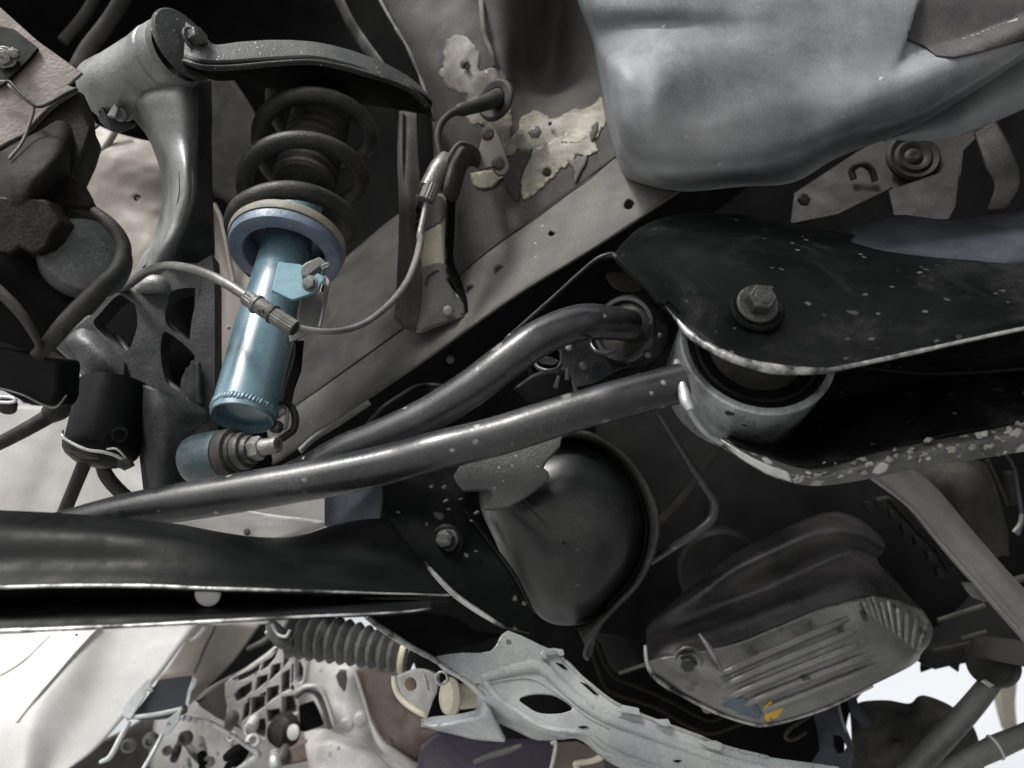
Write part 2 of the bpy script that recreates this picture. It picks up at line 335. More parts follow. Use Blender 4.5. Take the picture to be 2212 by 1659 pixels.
def patch(name, pts, m, par, df, curve=5, label=None, jag=0, lift=.0012, holes=()):
    """paint or sealant patch that follows the surface below it"""
    q = smooth_path([Vector((p[0], p[1], 0)) for p in pts], curve, True)
    if jag: q = [v + Vector((noise.noise(v * .13) * jag, noise.noise(v * .13 + Vector((9, 9, 9))) * jag, 0)) for v in q]
    bm = bmesh.new(); edges = []
    loops = [q] + [[Vector((h[0] + h[2] * math.cos(a * .5236), h[1] + h[2] * math.sin(a * .5236), 0)) for a in range(12)] for h in holes]
    for lp in loops:
        vs = [bm.verts.new(v) for v in lp]
        edges += [bm.edges.new((a, b)) for a, b in zip(vs, vs[1:] + vs[:1])]
    bmesh.ops.triangle_fill(bm, use_beauty=True, edges=edges)
    for _ in range(7):
        lo = [e for e in bm.edges if e.calc_length() > 9]
        if not lo: break
        bmesh.ops.subdivide_edges(bm, edges=lo, cuts=1)
        bmesh.ops.triangulate(bm, faces=bm.faces)
    last = 1
    for v in bm.verts:
        z = df(v.co.x, v.co.y); last = z or last; v.co = P(v.co.x, v.co.y, last - lift)
    bmesh.ops.recalc_face_normals(bm, faces=bm.faces); bm.normal_update(); facecam(bm)
    return link(name, bm_me(bm), m, par, 60, label, .0008)

# ================================================================== setting
bm = bmesh.new(); bmesh.ops.create_grid(bm, x_segments=8, y_segments=8, size=400)
g = link('ground', bm_me(bm), 'ground', None, 0); g['kind'] = 'structure'

def clot(at, r, par, dark=None):           # a ragged fleck of dried mud
    bm = bmesh.new(); n = 11; R_ = [r * random.uniform(.45, 1.25) for _ in range(n)]; st_ = random.uniform(1, 1.8); a0 = random.uniform(-.5, .1); V_ = []
    for k_, (f, dd) in enumerate(((1, .003), (1, -.0002), (.6, -.0008))):
        V_.append([bm.verts.new(P(at[0] + (math.cos(a0) * math.cos(i * 6.2832 / n) * st_ - math.sin(a0) * math.sin(i * 6.2832 / n)) * R_[i] * f, at[1] + (math.sin(a0) * math.cos(i * 6.2832 / n) * st_ + math.cos(a0) * math.sin(i * 6.2832 / n)) * R_[i] * f, at[2] + dd)) for i in range(n)])
    for A_, B_ in zip(V_, V_[1:]):
        for i in range(n): bm.faces.new((A_[i], A_[(i + 1) % n], B_[(i + 1) % n], B_[i]))
    bm.faces.new(V_[-1]); bmesh.ops.recalc_face_normals(bm, faces=bm.faces)
    return link('mud_clot', bm_me(bm), M['clot' if dark is None else 'clot_dk'], par, 60)
M['clot_dk'] = mat('thin grey mud', (.09, .09, .086), (.045, .045, .043), 90, .8, 0, .3)
M['clot'] = mat('dried pale mud', (.30, .29, .27), (.16, .155, .15), 90, .8, 0, .3)

# ---- dark floor pan over everything
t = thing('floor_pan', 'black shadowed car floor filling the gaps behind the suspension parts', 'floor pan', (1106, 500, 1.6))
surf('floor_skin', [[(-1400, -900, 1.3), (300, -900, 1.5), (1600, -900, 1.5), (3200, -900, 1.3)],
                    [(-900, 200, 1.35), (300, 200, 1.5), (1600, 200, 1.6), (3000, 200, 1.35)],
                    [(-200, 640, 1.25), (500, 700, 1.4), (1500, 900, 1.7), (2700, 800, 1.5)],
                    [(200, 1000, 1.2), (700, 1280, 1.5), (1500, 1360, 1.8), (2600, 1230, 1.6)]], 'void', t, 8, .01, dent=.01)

t = thing('engine_backdrop', 'added black undertray behind the pale crossmember and the oil pan', 'backdrop', (1300, 1500, 1.4))  # dark sheet added to block the sky behind the crossmember
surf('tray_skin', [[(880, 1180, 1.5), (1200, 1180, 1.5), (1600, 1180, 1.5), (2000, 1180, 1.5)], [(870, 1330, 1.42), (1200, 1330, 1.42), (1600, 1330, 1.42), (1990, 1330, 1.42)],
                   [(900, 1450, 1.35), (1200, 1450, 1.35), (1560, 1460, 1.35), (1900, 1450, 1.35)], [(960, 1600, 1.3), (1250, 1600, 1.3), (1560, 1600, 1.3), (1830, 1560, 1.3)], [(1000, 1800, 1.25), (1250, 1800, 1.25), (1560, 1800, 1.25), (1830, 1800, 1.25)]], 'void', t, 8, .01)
t = thing('light_blocker', 'unseen slab added as a light blocker that spans over the camera and to the right', 'light blocker', (1106, -400, 1.0))  # unseen slabs, placed to cut sky fill and let the sun past
bm = bmesh.new()
for (x0, x1, y0, y1, z0, z1) in ((-.30, 2.6, -2.4, -.22, 1.85, 1.93), (2.6, 2.66, -2.4, 2.2, .75, 2.2), (-.9, 2.6, 1.9, 1.98, 1.95, 2.3)):
    rr_ = bmesh.ops.create_cube(bm, size=1)
    for v in rr_['verts']: v.co = Vector(((x0 + x1) / 2 + v.co.x * (x1 - x0), (y0 + y1) / 2 + v.co.y * (y1 - y0), (z0 + z1) / 2 + v.co.z * (z1 - z0)))
link('blocker_slab', bm_me(bm), 'void', t, 0, bevel=.01)

# ---- wheel arch shell, upper left
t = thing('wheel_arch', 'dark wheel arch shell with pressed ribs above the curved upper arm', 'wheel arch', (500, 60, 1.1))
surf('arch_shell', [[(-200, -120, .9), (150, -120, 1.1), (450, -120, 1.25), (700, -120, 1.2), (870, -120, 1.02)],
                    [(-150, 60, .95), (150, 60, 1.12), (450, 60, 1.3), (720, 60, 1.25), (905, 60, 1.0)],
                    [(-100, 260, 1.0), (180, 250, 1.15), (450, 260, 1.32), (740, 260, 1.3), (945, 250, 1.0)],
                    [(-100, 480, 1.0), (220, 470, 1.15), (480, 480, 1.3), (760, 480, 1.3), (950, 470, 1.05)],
                    [(-100, 700, 1.0), (250, 700, 1.1), (480, 700, 1.2), (760, 700, 1.2), (900, 700, 1.1)]], 'void', t, 8, .002, dent=.006)  # near-black colour stands in for the shade behind the spring
tube('rib', [(300, -60, 1.05), (240, 40, 1.04), (190, 105, 1.02), (165, 150, 1.0)], 17, 'panel_dk', t, sq=.5)
tube('rib', [(235, -60, 1.06), (185, 30, 1.05), (135, 90, 1.03)], 12, 'panel_dk', t, sq=.5)
surf('arch_brace', [[(438, 180, 1.12), (480, 150, 1.12), (530, 210, 1.12), (560, 262, 1.12)], [(444, 300, 1.12), (480, 300, 1.12), (515, 310, 1.12), (552, 330, 1.12)], [(450, 420, 1.12), (480, 430, 1.12), (500, 440, 1.12), (530, 400, 1.12)]], 'panel_dk', t, 8, .004)
tube('rib', Z(2, [(790, -60, 1.08), (880, 130, 1.06), (960, 260, 1.05), (1070, 410, 1.0), (1150, 520, .99)]), 15, 'panel_dk', t, sq=.4)

# ---- beige liner behind the knuckle
t = thing('arch_liner', 'beige grey inner arch liner showing through behind the aluminium knuckle', 'panel', (280, 450, 1.0))
sk = surf('liner_skin', [Z(1, [(470, 640, .98), (620, 800, .97), (900, 900, .96), (1300, 960, .98)]),
                         Z(1, [(430, 1080, .97), (620, 1000, .945), (860, 1060, .94), (1300, 1150, .97)]),
                         Z(1, [(420, 1260, .97), (640, 1290, .945), (880, 1330, .94), (1300, 1350, .97)]),
                         [(130, 560, .96), (260, 560, .93), (340, 560, .92), (440, 560, .95)],
                         [(130, 660, .95), (260, 660, .93), (340, 660, .93), (440, 640, .95)]], 'liner', t, 18, .0015, dent=.004, holes=[(297, 428, 8)])
tube('pressed_bead', Z(1, [(470, 1200, .955), (600, 1060, .945), (700, 930, .945), (790, 780, .95)]), 7, 'liner', t, sq=.6)
lathe('stud', (300, 432, .95), ax(.2, .1, 1), [(4, -2), (4, 5), (1, 6)], 'bolt_dk', t, 10)
surf('liner_strip', [[(458, 430, .99), (476, 470, .99), (505, 560, .98), (560, 620, .97)], [(456, 470, .98), (470, 560, .97), (500, 640, .96), (540, 720, .955)],
                     [(462, 640, .96), (468, 720, .955), (490, 760, .95), (520, 800, .95)], [(460, 840, .95), (462, 870, .95), (475, 880, .95), (500, 900, .95)]], 'liner', t, 8, .0015)
tube('pressed_bead', [(462, 440, .97), (480, 480, .97), (495, 560, .965), (505, 610, .96)], 5, 'liner', t)
hexa('small_screw', (497, 708, .945), ax(-.8, .1, .6), 5, 6, 'bolt', t)

# ---- pale sill behind the left side
t = thing('sill_panel', 'pale painted sill behind the dark rods at the left edge', 'panel', (120, 1000, 1.0))
surf('sill_skin', [Z(4, [(-300, 1020, 1.02), (0, 1000, 1.0), (200, 1010, .99), (330, 1010, .99), (430, 850, .98)])[:0] or
                   [(-80, 870, 1.0), (60, 872, 1.0), (118, 880, .99), (150, 862, .99), (176, 800, .98), (330, 900, .97)],
                   [(-80, 980, .99), (60, 985, .98), (130, 985, .98), (200, 985, .97), (270, 985, .97), (420, 985, .96)],
                   [(-80, 1090, .97), (60, 1090, .97), (150, 1090, .965), (260, 1090, .96), (380, 1090, .95), (500, 1090, .95)],
                   [(-80, 1200, .96), (100, 1200, .96), (250, 1200, .96), (420, 1200, .95), (560, 1190, .95), (720, 1130, .95)]], 'pale_up', t, 8, .002, dent=.004)
surf('sill_tail', [[(400, 1080,   .975), (520, 1080, .975), (640, 1070, .975), (735, 1050, .975)], [(400, 1210, .975), (520, 1210, .975), (640, 1210, .975), (700, 1190, .975)]], 'pale_up', t, 8, .002)
lathe('plug', (534, 1150, .945), ax(.1, .6, 1), [(7, -3), (7, 4), (5, 5)], 'rubber', t, 16)

# ================================================================== inner wing
t = thing('inner_wing', 'grey undersealed inner wing panel with cream bare patches around studs and holes', 'body panel', (1050, 400, .86))
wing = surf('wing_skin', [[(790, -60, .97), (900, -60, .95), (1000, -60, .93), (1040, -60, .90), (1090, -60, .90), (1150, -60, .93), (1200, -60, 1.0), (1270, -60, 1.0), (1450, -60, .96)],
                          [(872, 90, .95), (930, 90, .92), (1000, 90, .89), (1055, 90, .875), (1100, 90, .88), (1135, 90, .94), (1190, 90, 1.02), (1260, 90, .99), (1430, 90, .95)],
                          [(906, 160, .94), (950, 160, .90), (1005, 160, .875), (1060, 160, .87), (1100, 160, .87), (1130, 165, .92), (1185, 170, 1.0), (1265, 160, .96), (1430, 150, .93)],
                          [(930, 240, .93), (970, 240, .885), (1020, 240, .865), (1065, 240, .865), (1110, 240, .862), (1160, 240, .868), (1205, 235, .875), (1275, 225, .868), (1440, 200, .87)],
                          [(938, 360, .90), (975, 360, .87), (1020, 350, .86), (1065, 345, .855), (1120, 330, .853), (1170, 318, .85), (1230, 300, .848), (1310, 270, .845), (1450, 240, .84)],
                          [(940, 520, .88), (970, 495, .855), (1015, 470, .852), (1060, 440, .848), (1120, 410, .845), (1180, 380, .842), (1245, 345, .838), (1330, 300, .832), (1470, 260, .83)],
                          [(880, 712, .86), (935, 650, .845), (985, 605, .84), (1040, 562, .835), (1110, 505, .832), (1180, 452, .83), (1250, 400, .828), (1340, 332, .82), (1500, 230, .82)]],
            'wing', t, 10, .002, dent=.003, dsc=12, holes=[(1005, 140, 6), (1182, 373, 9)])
W_ = on(wing)
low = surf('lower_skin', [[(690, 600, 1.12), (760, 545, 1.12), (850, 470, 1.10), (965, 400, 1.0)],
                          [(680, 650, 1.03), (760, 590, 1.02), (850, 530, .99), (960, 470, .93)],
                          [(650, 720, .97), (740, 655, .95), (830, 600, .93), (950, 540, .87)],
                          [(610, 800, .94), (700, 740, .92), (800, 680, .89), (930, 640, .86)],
                          [(600, 905, .86), (700, 832, .85), (800, 762, .845), (930, 664, .84)]], 'wing', t, 10, .002, dent=.012, dsc=14, holes=[(803, 662, 8)])  # wears the dark wing colour to paint in the shade behind the strut
patch('bare_patch', Z(3, [(330, 222), (420, 260), (480, 360), (482, 460), (560, 440), (640, 470), (655, 560), (600, 640), (480, 660), (400, 640), (395, 600), (290, 575), (225, 480), (250, 420), (245, 330), (280, 250)]), 'plug', t, W_, jag=5, holes=[(1005, 140, 7)])
patch('bare_patch', Z(3, [(400, 640), (560, 640), (670, 690), (690, 780), (680, 880), (720, 860), (760, 760), (840, 718), (920, 750), (950, 770), (1080, 710), (1200, 690), (1290, 620), (1330, 760), (1300, 800), (1250, 850), (1180, 890), (1090, 930), (960, 930), (860, 970), (800, 975), (740, 960), (680, 1010), (640, 1000), (560, 860), (500, 800), (420, 800), (395, 740)]), 'cream', t, W_, jag=6)
patch('bare_patch', Z(3, [(1290, 800), (1230, 900), (1240, 980), (1170, 1010), (1120, 1000), (1060, 1060), (1000, 1100), (940, 1160), (860, 1240), (770, 1300), (750, 1200), (770, 1080), (830, 980), (960, 900), (1080, 840), (1180, 790)]), 'cream', t, W_, jag=6, holes=[(1182, 373, 10)])
patch('bare_patch', Z(3, [(490, 1110), (560, 1100), (600, 1140), (640, 1150), (560, 1210), (500, 1225), (450, 1200), (420, 1130)]), 'cream', t, W_, jag=5)
patch('scraped_patch', Z(3, [(1130, 1010), (1180, 1000), (1160, 1080), (1120, 1150), (1095, 1180), (1090, 1100), (1070, 1040)]), 'panel', t, W_, jag=7, lift=.0022)
patch('scraped_patch', Z(3, [(1240, 785), (1250, 830), (1215, 920), (1200, 890), (1205, 830)]), 'panel_dk', t, W_, jag=4, lift=.0022)
tube('sealant_bead', Z(3, [(490, -40, .90), (500, 120, .873), (520, 250, .868), (560, 350, .862), (575, 430, .862)]), 6, 'panel', t, wob=.4)
tube('sealant_edge', Z(2, [(1060, -40, .96), (1130, 90, .945), (1200, 210, .93), (1270, 330, .92), (1340, 500, .915), (1390, 640, .905), (1430, 780, .895)]), 4, 'panel', t, wob=.5)
patch('stain_patch', Z(3, [(690, 1000), (760, 970), (820, 985), (790, 1060), (750, 1160), (740, 1280), (700, 1290), (640, 1180), (660, 1060)]), 'panel_dk', t, W_, jag=4, lift=.0016)
# studs
A = ax(.15, -.1, 1)
hexa('weld_nut', (1155, 286, .845), A, 15, 10, 'bolt', t, rot=.2, stud=9, studh=5)
lathe('stud', (1183, 373, .85), A, [(5, -4), (5, 8), (3, 9)], 'bolt', t, 14)
lathe('rubber_grommet', (1182, 373, .846), A, [(12, -2), (12, 2), (9, 3), (8, -2)], 'rubber', t, 24)
lathe('stud', (1004, 139, .872), A, [(5, -6), (5, 8), (3, 9)], 'bolt_dk', t, 12)
lathe('dimple_rim', (1004, 139, .874), A, [(11, -2), (11, 1), (7, 2), (6.5, -2)], 'plug_solid', t, 24)
lathe('small_stud', (1188, 267, .85), A, [(4, -3), (4, 3), (2, 4)], 'panel_dk', t, 12)
lathe('small_stud', (1112, 362, .85), A, [(4, -3), (4, 2), (2, 3)], 'panel_dk', t, 12)

# ---- chassis rail along the wing
t = thing('chassis_rail', 'long grey chassis rail strip running diagonally below the cream patched wing', 'chassis rail', (1100, 600, .8))
seam = [(575, 922), (600, 905), (645, 872), (760, 790), (900, 686), (1035, 558), (1170, 460), (1300, 362), (1440, 250), (1600, 140)]
edge = [(590, 1000), (615, 984), (661, 950), (798, 857), (921, 773), (1110, 640), (1290, 530), (1458, 418), (1580, 330), (1720, 230)]
dS = [.86, .855, .845, .838, .83, .824, .818, .81, .81, .81]; dE = [.80, .795, .785, .775, .765, .752, .745, .74, .74, .74]
rail = surf('rail_face', [[(u, v, d) for (u, v), d in zip(seam, dS)],
                          [((a[0] + b[0]) / 2, (a[1] + b[1]) / 2, (c + e) / 2) for a, b, c, e in zip(seam, edge, dS, dE)],
                          [(u, v, d) for (u, v), d in zip(edge, dE)]], 'panel', t, nu=26, nv=14, solid=.0025, dent=.0018, dsc=22,
            holes=[Z(3, [(946, 1508)])[0] + (8,), Z(3, [(1447, 1322)])[0] + (12,), Z(6, [(400, 430)])[0] + (5,)])
Rl = on(rail)
surf('rail_underside', [[(u, v, d + .001) for (u, v), d in zip(edge, dE)], [(u + 14, v + 34, d + .05) for (u, v), d in zip(edge, dE)], [(u + 30, v + 80, d + .12) for (u, v), d in zip(edge, dE)]], 'void', t, 8, .002)  # near-black colour carries the shade of the down-facing side
for (zx, zy) in [(400, 430), (240, 540)]:
    q = Z(6, [(zx, zy)])[0]; lathe('drain_rim', (q[0], q[1], Rl(*q) - .001), A, [(12, -1), (12, 2), (7, 2.5), (6, -1)], 'panel', t, 20)
q = Z(6, [(130, 930)])[0]; lathe('rivet', (q[0], q[1], .79), A, [(9, -6), (9, 3), (6, 5)], 'panel', t, 16)
tube('seam_bead', [(u, v - 1, d - .001) for (u, v), d in zip(seam, dS)][1:-1], 1.6, 'panel_dk', t, 8, 8, wob=.5)
tube('edge_fold', [(u, v, d) for (u, v), d in zip(edge, dE)][:-1], 4, 'panel', t, 10, 8, wob=.4)

# ================================================================== tank
t = thing('fuel_tank', 'large bulging blue grey coated tank in the upper right corner', 'tank', (1750, 200, .6))
rows = [
 [(1225, -80, .82), (1262, -80, .72), (1400, -80, .64), (1600, -80, .62), (1800, -80, .62), (1985, -80, .63), (2010, -80, .66), (2400, -80, .66)],
 [(1250, 10, .82), (1276, 8, .70), (1400, 15, .64), (1600, 10, .61), (1800, 10, .605), (1975, 10, .62), (2000, 10, .64), (2400, 0, .64)],
 [(1278, 82, .82), (1294, 82, .71), (1400, 60, .655), (1600, 70, .61), (1800, 70, .60), (1950, 85, .61), (1985, 92, .625), (2400, 40, .63)],
 [(1290, 150, .82), (1312, 140, .67), (1400, 150, .60), (1520, 150, .60), (1750, 130, .60), (1920, 130, .60), (2005, 112, .615), (2400, -40, .61)],
 [(1303, 230, .82), (1325, 225, .66), (1400, 215, .59), (1500, 240, .61), (1700, 210, .60), (1870, 190, .585), (2030, 135, .59), (2400, -32, .59)],
 [(1318, 300, .82), (1340, 290, .68), (1400, 290, .61), (1500, 290, .615), (1700, 270, .61), (1860, 235, .585), (2025, 180, .59), (2400, -24, .59)],
 [(1332, 350, .83), (1350, 345, .70), (1420, 350, .645), (1530, 350, .635), (1680, 330, .63), (1830, 280, .61), (2015, 222, .615), (2400, -14, .61)],
 [(1345, 388, .84), (1368, 385, .74), (1440, 395, .69), (1560, 385, .68), (1690, 375, .675), (1820, 310, .65), (2012, 243, .645), (2400, -6, .63)],
 [(1360, 400, .90), (1402, 405, .82), (1480, 414, .76), (1600, 403, .75), (1712, 394, .75), (1815, 338, .72), (2012, 254, .70), (2400, 2, .68)],
 [(1380, 400, .96), (1410, 400, .92), (1480, 405, .86), (1600, 395, .86), (1712, 386, .86), (1815, 330, .83), (2010, 248, .80), (2400, -4, .78)]]
rows = [r_ if i > 7 else [(u, v, d if d > .69 else .615 + (d - .615) * .55) for u, v, d in r_] for i, r_ in enumerate(rows)]
tank = surf('tank_shell', rows, 'tank', t, nu=10, nv=8, solid=.003, dent=.004, dsc=9, smooth=70)
T_ = on(tank)
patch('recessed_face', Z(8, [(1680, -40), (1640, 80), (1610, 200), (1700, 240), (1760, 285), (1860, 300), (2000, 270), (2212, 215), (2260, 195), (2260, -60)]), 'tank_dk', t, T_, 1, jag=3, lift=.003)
tube('rim_fold', [(1238, -60, .80), (1262, 10, .79), (1287, 82, .80), (1300, 150, .79), (1316, 240, .79), (1330, 310, .80), (1345, 372, .82), (1372, 396, .86), (1400, 406, .83)], 5, 'tank', t, sq=.6)
# second bay of the tank to the right
t = thing('rear_cover', 'dim grey plastic cover tucked right of and behind the bulging tank', 'cover', (2100, 270, .75))
surf('cover_skin', [[(1905, 300, .78), (2030, 225, .76), (2150, 145, .74), (2400, -20, .72)], [(1915, 302, .77), (2035, 270, .75), (2130, 225, .73), (2400, 80, .71)], [(1931, 303, .78), (2030, 303, .76), (2106, 280, .75), (2230, 215, .74), (2400, 150, .72)][:1] + [(2030, 303, .76), (2120, 276, .75), (2400, 150, .72)]], 'tank', t, 8, .003)
# behind the tank: brackets and strap
t = thing('body_bracket', 'brownish grey pressed bracket with a spiral dimple below the tank', 'bracket', (1950, 350, .95))
pl = plane((1700, 350, 1.0), (2000, 300, .95), (1900, 500, .9))
plate('bracket_plate', Z(8, [(1340, 790), (1500, 700), (1800, 680), (2000, 680), (1900, 780), (1870, 1050), (1820, 1140), (1540, 1120), (1530, 970), (1250, 1110), (1000, 1160), (1020, 1000)]), 'brk', t, pl, .004)
lathe('spiral_dimple', (1973, 340, .925), ax(-.1, .25, 1), [(56, -4), (56, 3), (50, 8), (40, 4), (34, 9), (27, 8), (20, 4), (14, 9), (6, 10), (2, 8)], 'brk', t, 40)
tube('rolled_lip', Z(8, [(1330, 930, .94), (1320, 880, .94), (1370, 850, .93), (1420, 880, .93), (1440, 940, .93)]), 7, 'brk', t)
plate('angle_plate', Z(8, [(1510, 985), (1880, 860), (1860, 1070), (1820, 1145), (1540, 1130)]), 'brk', t, plane((1900, 420, .92), (2080, 360, .9), (2000, 480, .88)), .003)
hexa('small_bolt', (1735, 433, .92), ax(.2, .3, 1), 15, 8, 'brk', t)
t = thing('hanger_strap', 'dusty curved strap looping down at the right edge below the tank', 'strap', (2150, 350, .85))
surf('strap_band', [Z(8, [(1950, 690, .86), (2010, 860, .84), (2060, 960, .83), (2020, 1090, .82)]), Z(8, [(2060, 610, .85), (2150, 780, .83), (2200, 940, .82), (2120, 1090, .81)])], 'brk', t, 10, .006)

# ================================================================== blade shaped shield
t = thing('heat_shield', 'smooth dark blue grey shield with a pointed end at the right', 'heat shield', (2000, 530, .62))
surf('shield_skin', [Z(7, [(978, 335, .66), (1060, 270, .68), (1250, 215, .70), (1500, 235, .72), (1866, 190, .70), (2100, 170, .70)]),
                     Z(7, [(985, 350, .64), (1150, 330, .64), (1350, 320, .63), (1600, 320, .63), (1866, 310, .62), (2100, 290, .62)]),
                     Z(7, [(990, 362, .65), (1150, 405, .63), (1400, 455, .62), (1620, 482, .61), (1866, 468, .60), (2100, 440, .6)]),
                     Z(7, [(995, 366, .70), (1150, 409, .69), (1400, 458, .68), (1620, 484, .67), (1866, 470, .66), (2100, 444, .66)])], 'blade', t, 10, .003)
ZONES[14] = (0, 1336.4, .19444); ZONES[15] = (368.7, 1336.4, .19444); ZONES[16] = (1843.3, 967.7, .22223)
# ================================================================== strut with spring
Bs = P(522, 905, .60); Ss = P(620, 534, .695); AX = (Ss - Bs); LS = AX.length; AX.normalize()
def st(t): return Bs + AX * (LS * t)
t = thing('shock_absorber', 'blue painted shock absorber with highlight stripe and round spring seat', 'shock absorber', (522, 905, .60))
x = AX.orthogonal().normalized()
def slathe(name, t0, prof, m, par, seg=48, label=None, smooth=35):     # along the strut; metres
    return lathe(name, None, AX, prof, m, par, seg, label, 0, st(t0), smooth)
body = slathe('lower_tube', 0, [(.004, .010), (.0215, .007), (.0218, .003), (.0224, .0), (.0234, .0005), (.0238, .004), (.0241, .02), (.0241, .088), (.0239, .093), (.0230, .102), (.0227, .108), (.0219, .174), (.0205, .176), (.012, .176)], 'blue', t, 64)
# weld bead round the foot of the tube
bmw = bmesh.new(); y_ = AX.cross(x)
for i in range(54):
    a = i / 54 * 2 * math.pi; c = st(0) + AX * (.0070 + random.uniform(-.0005, .0005)) + (x * math.cos(a) + y_ * math.sin(a)) * .0234
    r = bmesh.ops.create_icosphere(bmw, subdivisions=2, radius=.0017 * random.uniform(.85, 1.15)); T = (AX * .9 + (x * -math.sin(a) + y_ * math.cos(a)) * .35).normalized()
    q = T.to_track_quat('Z', 'Y').to_matrix()
    for v in r['verts']: v.co = c + q @ Vector((v.co.x, v.co.y, v.co.z * 1.9))
link('weld_bead', bm_me(bmw), 'blue', t, 60)['kind'] = 'stuff'
# upper end above the seat
slathe('upper_tube', 1.0, [(.0214, 0), (.0214, .058), (.0206, .061), (.010, .062)], 'blue', t)
slathe('piston_rod', 1.0, [(.007, .06), (.007, .26)], 'steel', t, 20)
# spring seat, a shallow cup open to below
slathe('spring_seat', 1.0, [(.0345, .012), (.0348, -.009), (.0362, -.0112), (.0455, -.0112), (.0480, -.0098), (.0489, -.0062), (.0489, -.002), (.0455, .0), (.0380, .001), (.0365, .013)], 'indigo', t, 72)
slathe('seat_collar', 1.0, [(.0212, .006), (.0285, .007), (.0350, .010), (.0350, .014), (.0212, .015)], 'teal_dk', t)
slathe('isolator_ring', 1.0, [(.0430, -.001), (.0500, -.001), (.0512, .003), (.0506, .007), (.0440, .008)], 'isolator', t, 72)
# eye at the bottom
E = P(432, 992, .605); EX = (P(612, 958, .575) - E).normalized()
eye = lathe('eye_tube', None, EX, [(.0120, -.006), (.0180, -.006), (.0190, -.003), (.0194, .004), (.0194, .022), (.0186, .026), (.0135, .026)], 'teal_dk', t, 48, None, 0, E)
lathe('eye_bush', None, EX, [(.0080, .018), (.0150, .024), (.0185, .027), (.0190, .031), (.0182, .036), (.0150, .037), (.0145, .040), (.0100, .041)], 'rubber', t, 48, None, 0, E)
lathe('eye_bush', None, EX, [(.0060, .035), (.0135, .0395), (.0142, .043), (.0135, .047), (.0080, .048)], 'bolt_dk', t, 40, None, 0, E)
lathe('eye_bolt', None, EX, [(.0010, .04), (.0105, .046), (.0110, .050), (.0100, .052)], 'bolt_dk', t, 30, None, 0, E)
bmn = bmesh.new()
def ringstack(bm, c, ax_, prof, sg, rot=0):
    a = ax_.orthogonal().normalized(); b = ax_.cross(a)
    R = [[bm.verts.new(c + ax_ * h + (a * math.cos(2 * math.pi * i / sg + rot) + b * math.sin(2 * math.pi * i / sg + rot)) * r) for i in range(sg)] for r, h in prof]
    for A1, B1 in zip(R, R[1:]):
        for i in range(sg): bm.faces.new((A1[i], A1[(i + 1) % sg], B1[(i + 1) % sg], B1[i]))
    bm.faces.new(R[0][::-1]); bm.faces.new(R[-1])
ringstack(bmn, E, EX, [(.0088, .050), (.0092, .051), (.0092, .059), (.0080, .0605)], 6, .4)
ringstack(bmn, E, EX, [(.0062, .060), (.0062, .074), (.0054, .0755)], 20)
ringstack(bmn, E, EX, [(.0036, .0755), (.0030, .0752)], 12)
link('lock_nut', bm_me(bmn), 'bolt', t, 30, bevel=.0003)
# blue tab, steel plate, clip
pl = plane((600, 640, 0.6270), (700, 600, 0.6320), (650, 660, 0.6170))
tab_ = plate('mounting_tab', Z(5, [(560, 175), (700, 190), (850, 265), (850, 300), (800, 375), (660, 420), (640, 418), (515, 358), (540, 260)]), 'blue_lt', t, plane((588, 566, 0.6400), (698, 606, 0.6440), (634, 646, 0.6270)), .003, (), .0006)
steel = plate('bracket_plate', Z(5, [(855, 262), (885, 280), (860, 420), (820, 595), (735, 655), (640, 698), (632, 650), (690, 620), (686, 520), (712, 400), (830, 370)]), 'steel', t, plane((700, 600, 0.6620), (640, 730, 0.6320), (690, 700, 0.6470)), .003, (), .0006)
plate('bracket_flange', Z(5, [(862, 262), (892, 300), (868, 430), (830, 600), (815, 598), (850, 420), (866, 300)]), 'steel', t, plane((704, 600, 0.6520), (690, 700, 0.6370), (700, 650, 0.6440)), .002, (), .0004)
hexa('tab_bolt', Z(5, [(765, 318, 0.6240)])[0], ax(-.15, .1, 1), 14, 9, 'steel', tab_, washer=18, wh=3, rot=.7)
bmc = bmesh.new()
q = Z(5, [(705, 210), (735, 180), (825, 142), (865, 170), (862, 220), (850, 240), (830, 205), (740, 275), (715, 262)])
plate('wire_clip', q, 'steel', t, plane((650, 560, 0.6270), (700, 560, 0.6320), (690, 590, 0.6270)), .010, (), .0008)
tube('clip_roll', Z(5, [(850, 205, 0.6270), (875, 190, 0.6270), (885, 208, 0.6270), (862, 215, 0.6270)]), 4, 'steel', t)
tube('seat_hook', Z(2, [(700, 1490, .80), (735, 1485, .795), (765, 1515, .79), (760, 1545, .79), (735, 1548, .795), (728, 1520, .80)]), 5, 'isolator', t)
plate('dark_bracket', Z(5, [(648, 690), (722, 686), (705, 880), (660, 1000), (642, 1092), (575, 1092), (600, 960), (630, 820)]), 'void', t, .70, .003, (), .0005)
surf('dust_strip', [Z(5, [(655, 700, .66), (650, 800, .65), (600, 960, .64), (570, 1080, .63)]), Z(5, [(640, 700, .67), (610, 800, .66), (575, 960, .65), (545, 1085, .64)])], 'steel', t, 8, .002)
tube('droplet', [(538, 555, .78), (545, 550, .785)], 5, 'blue_lt', t)

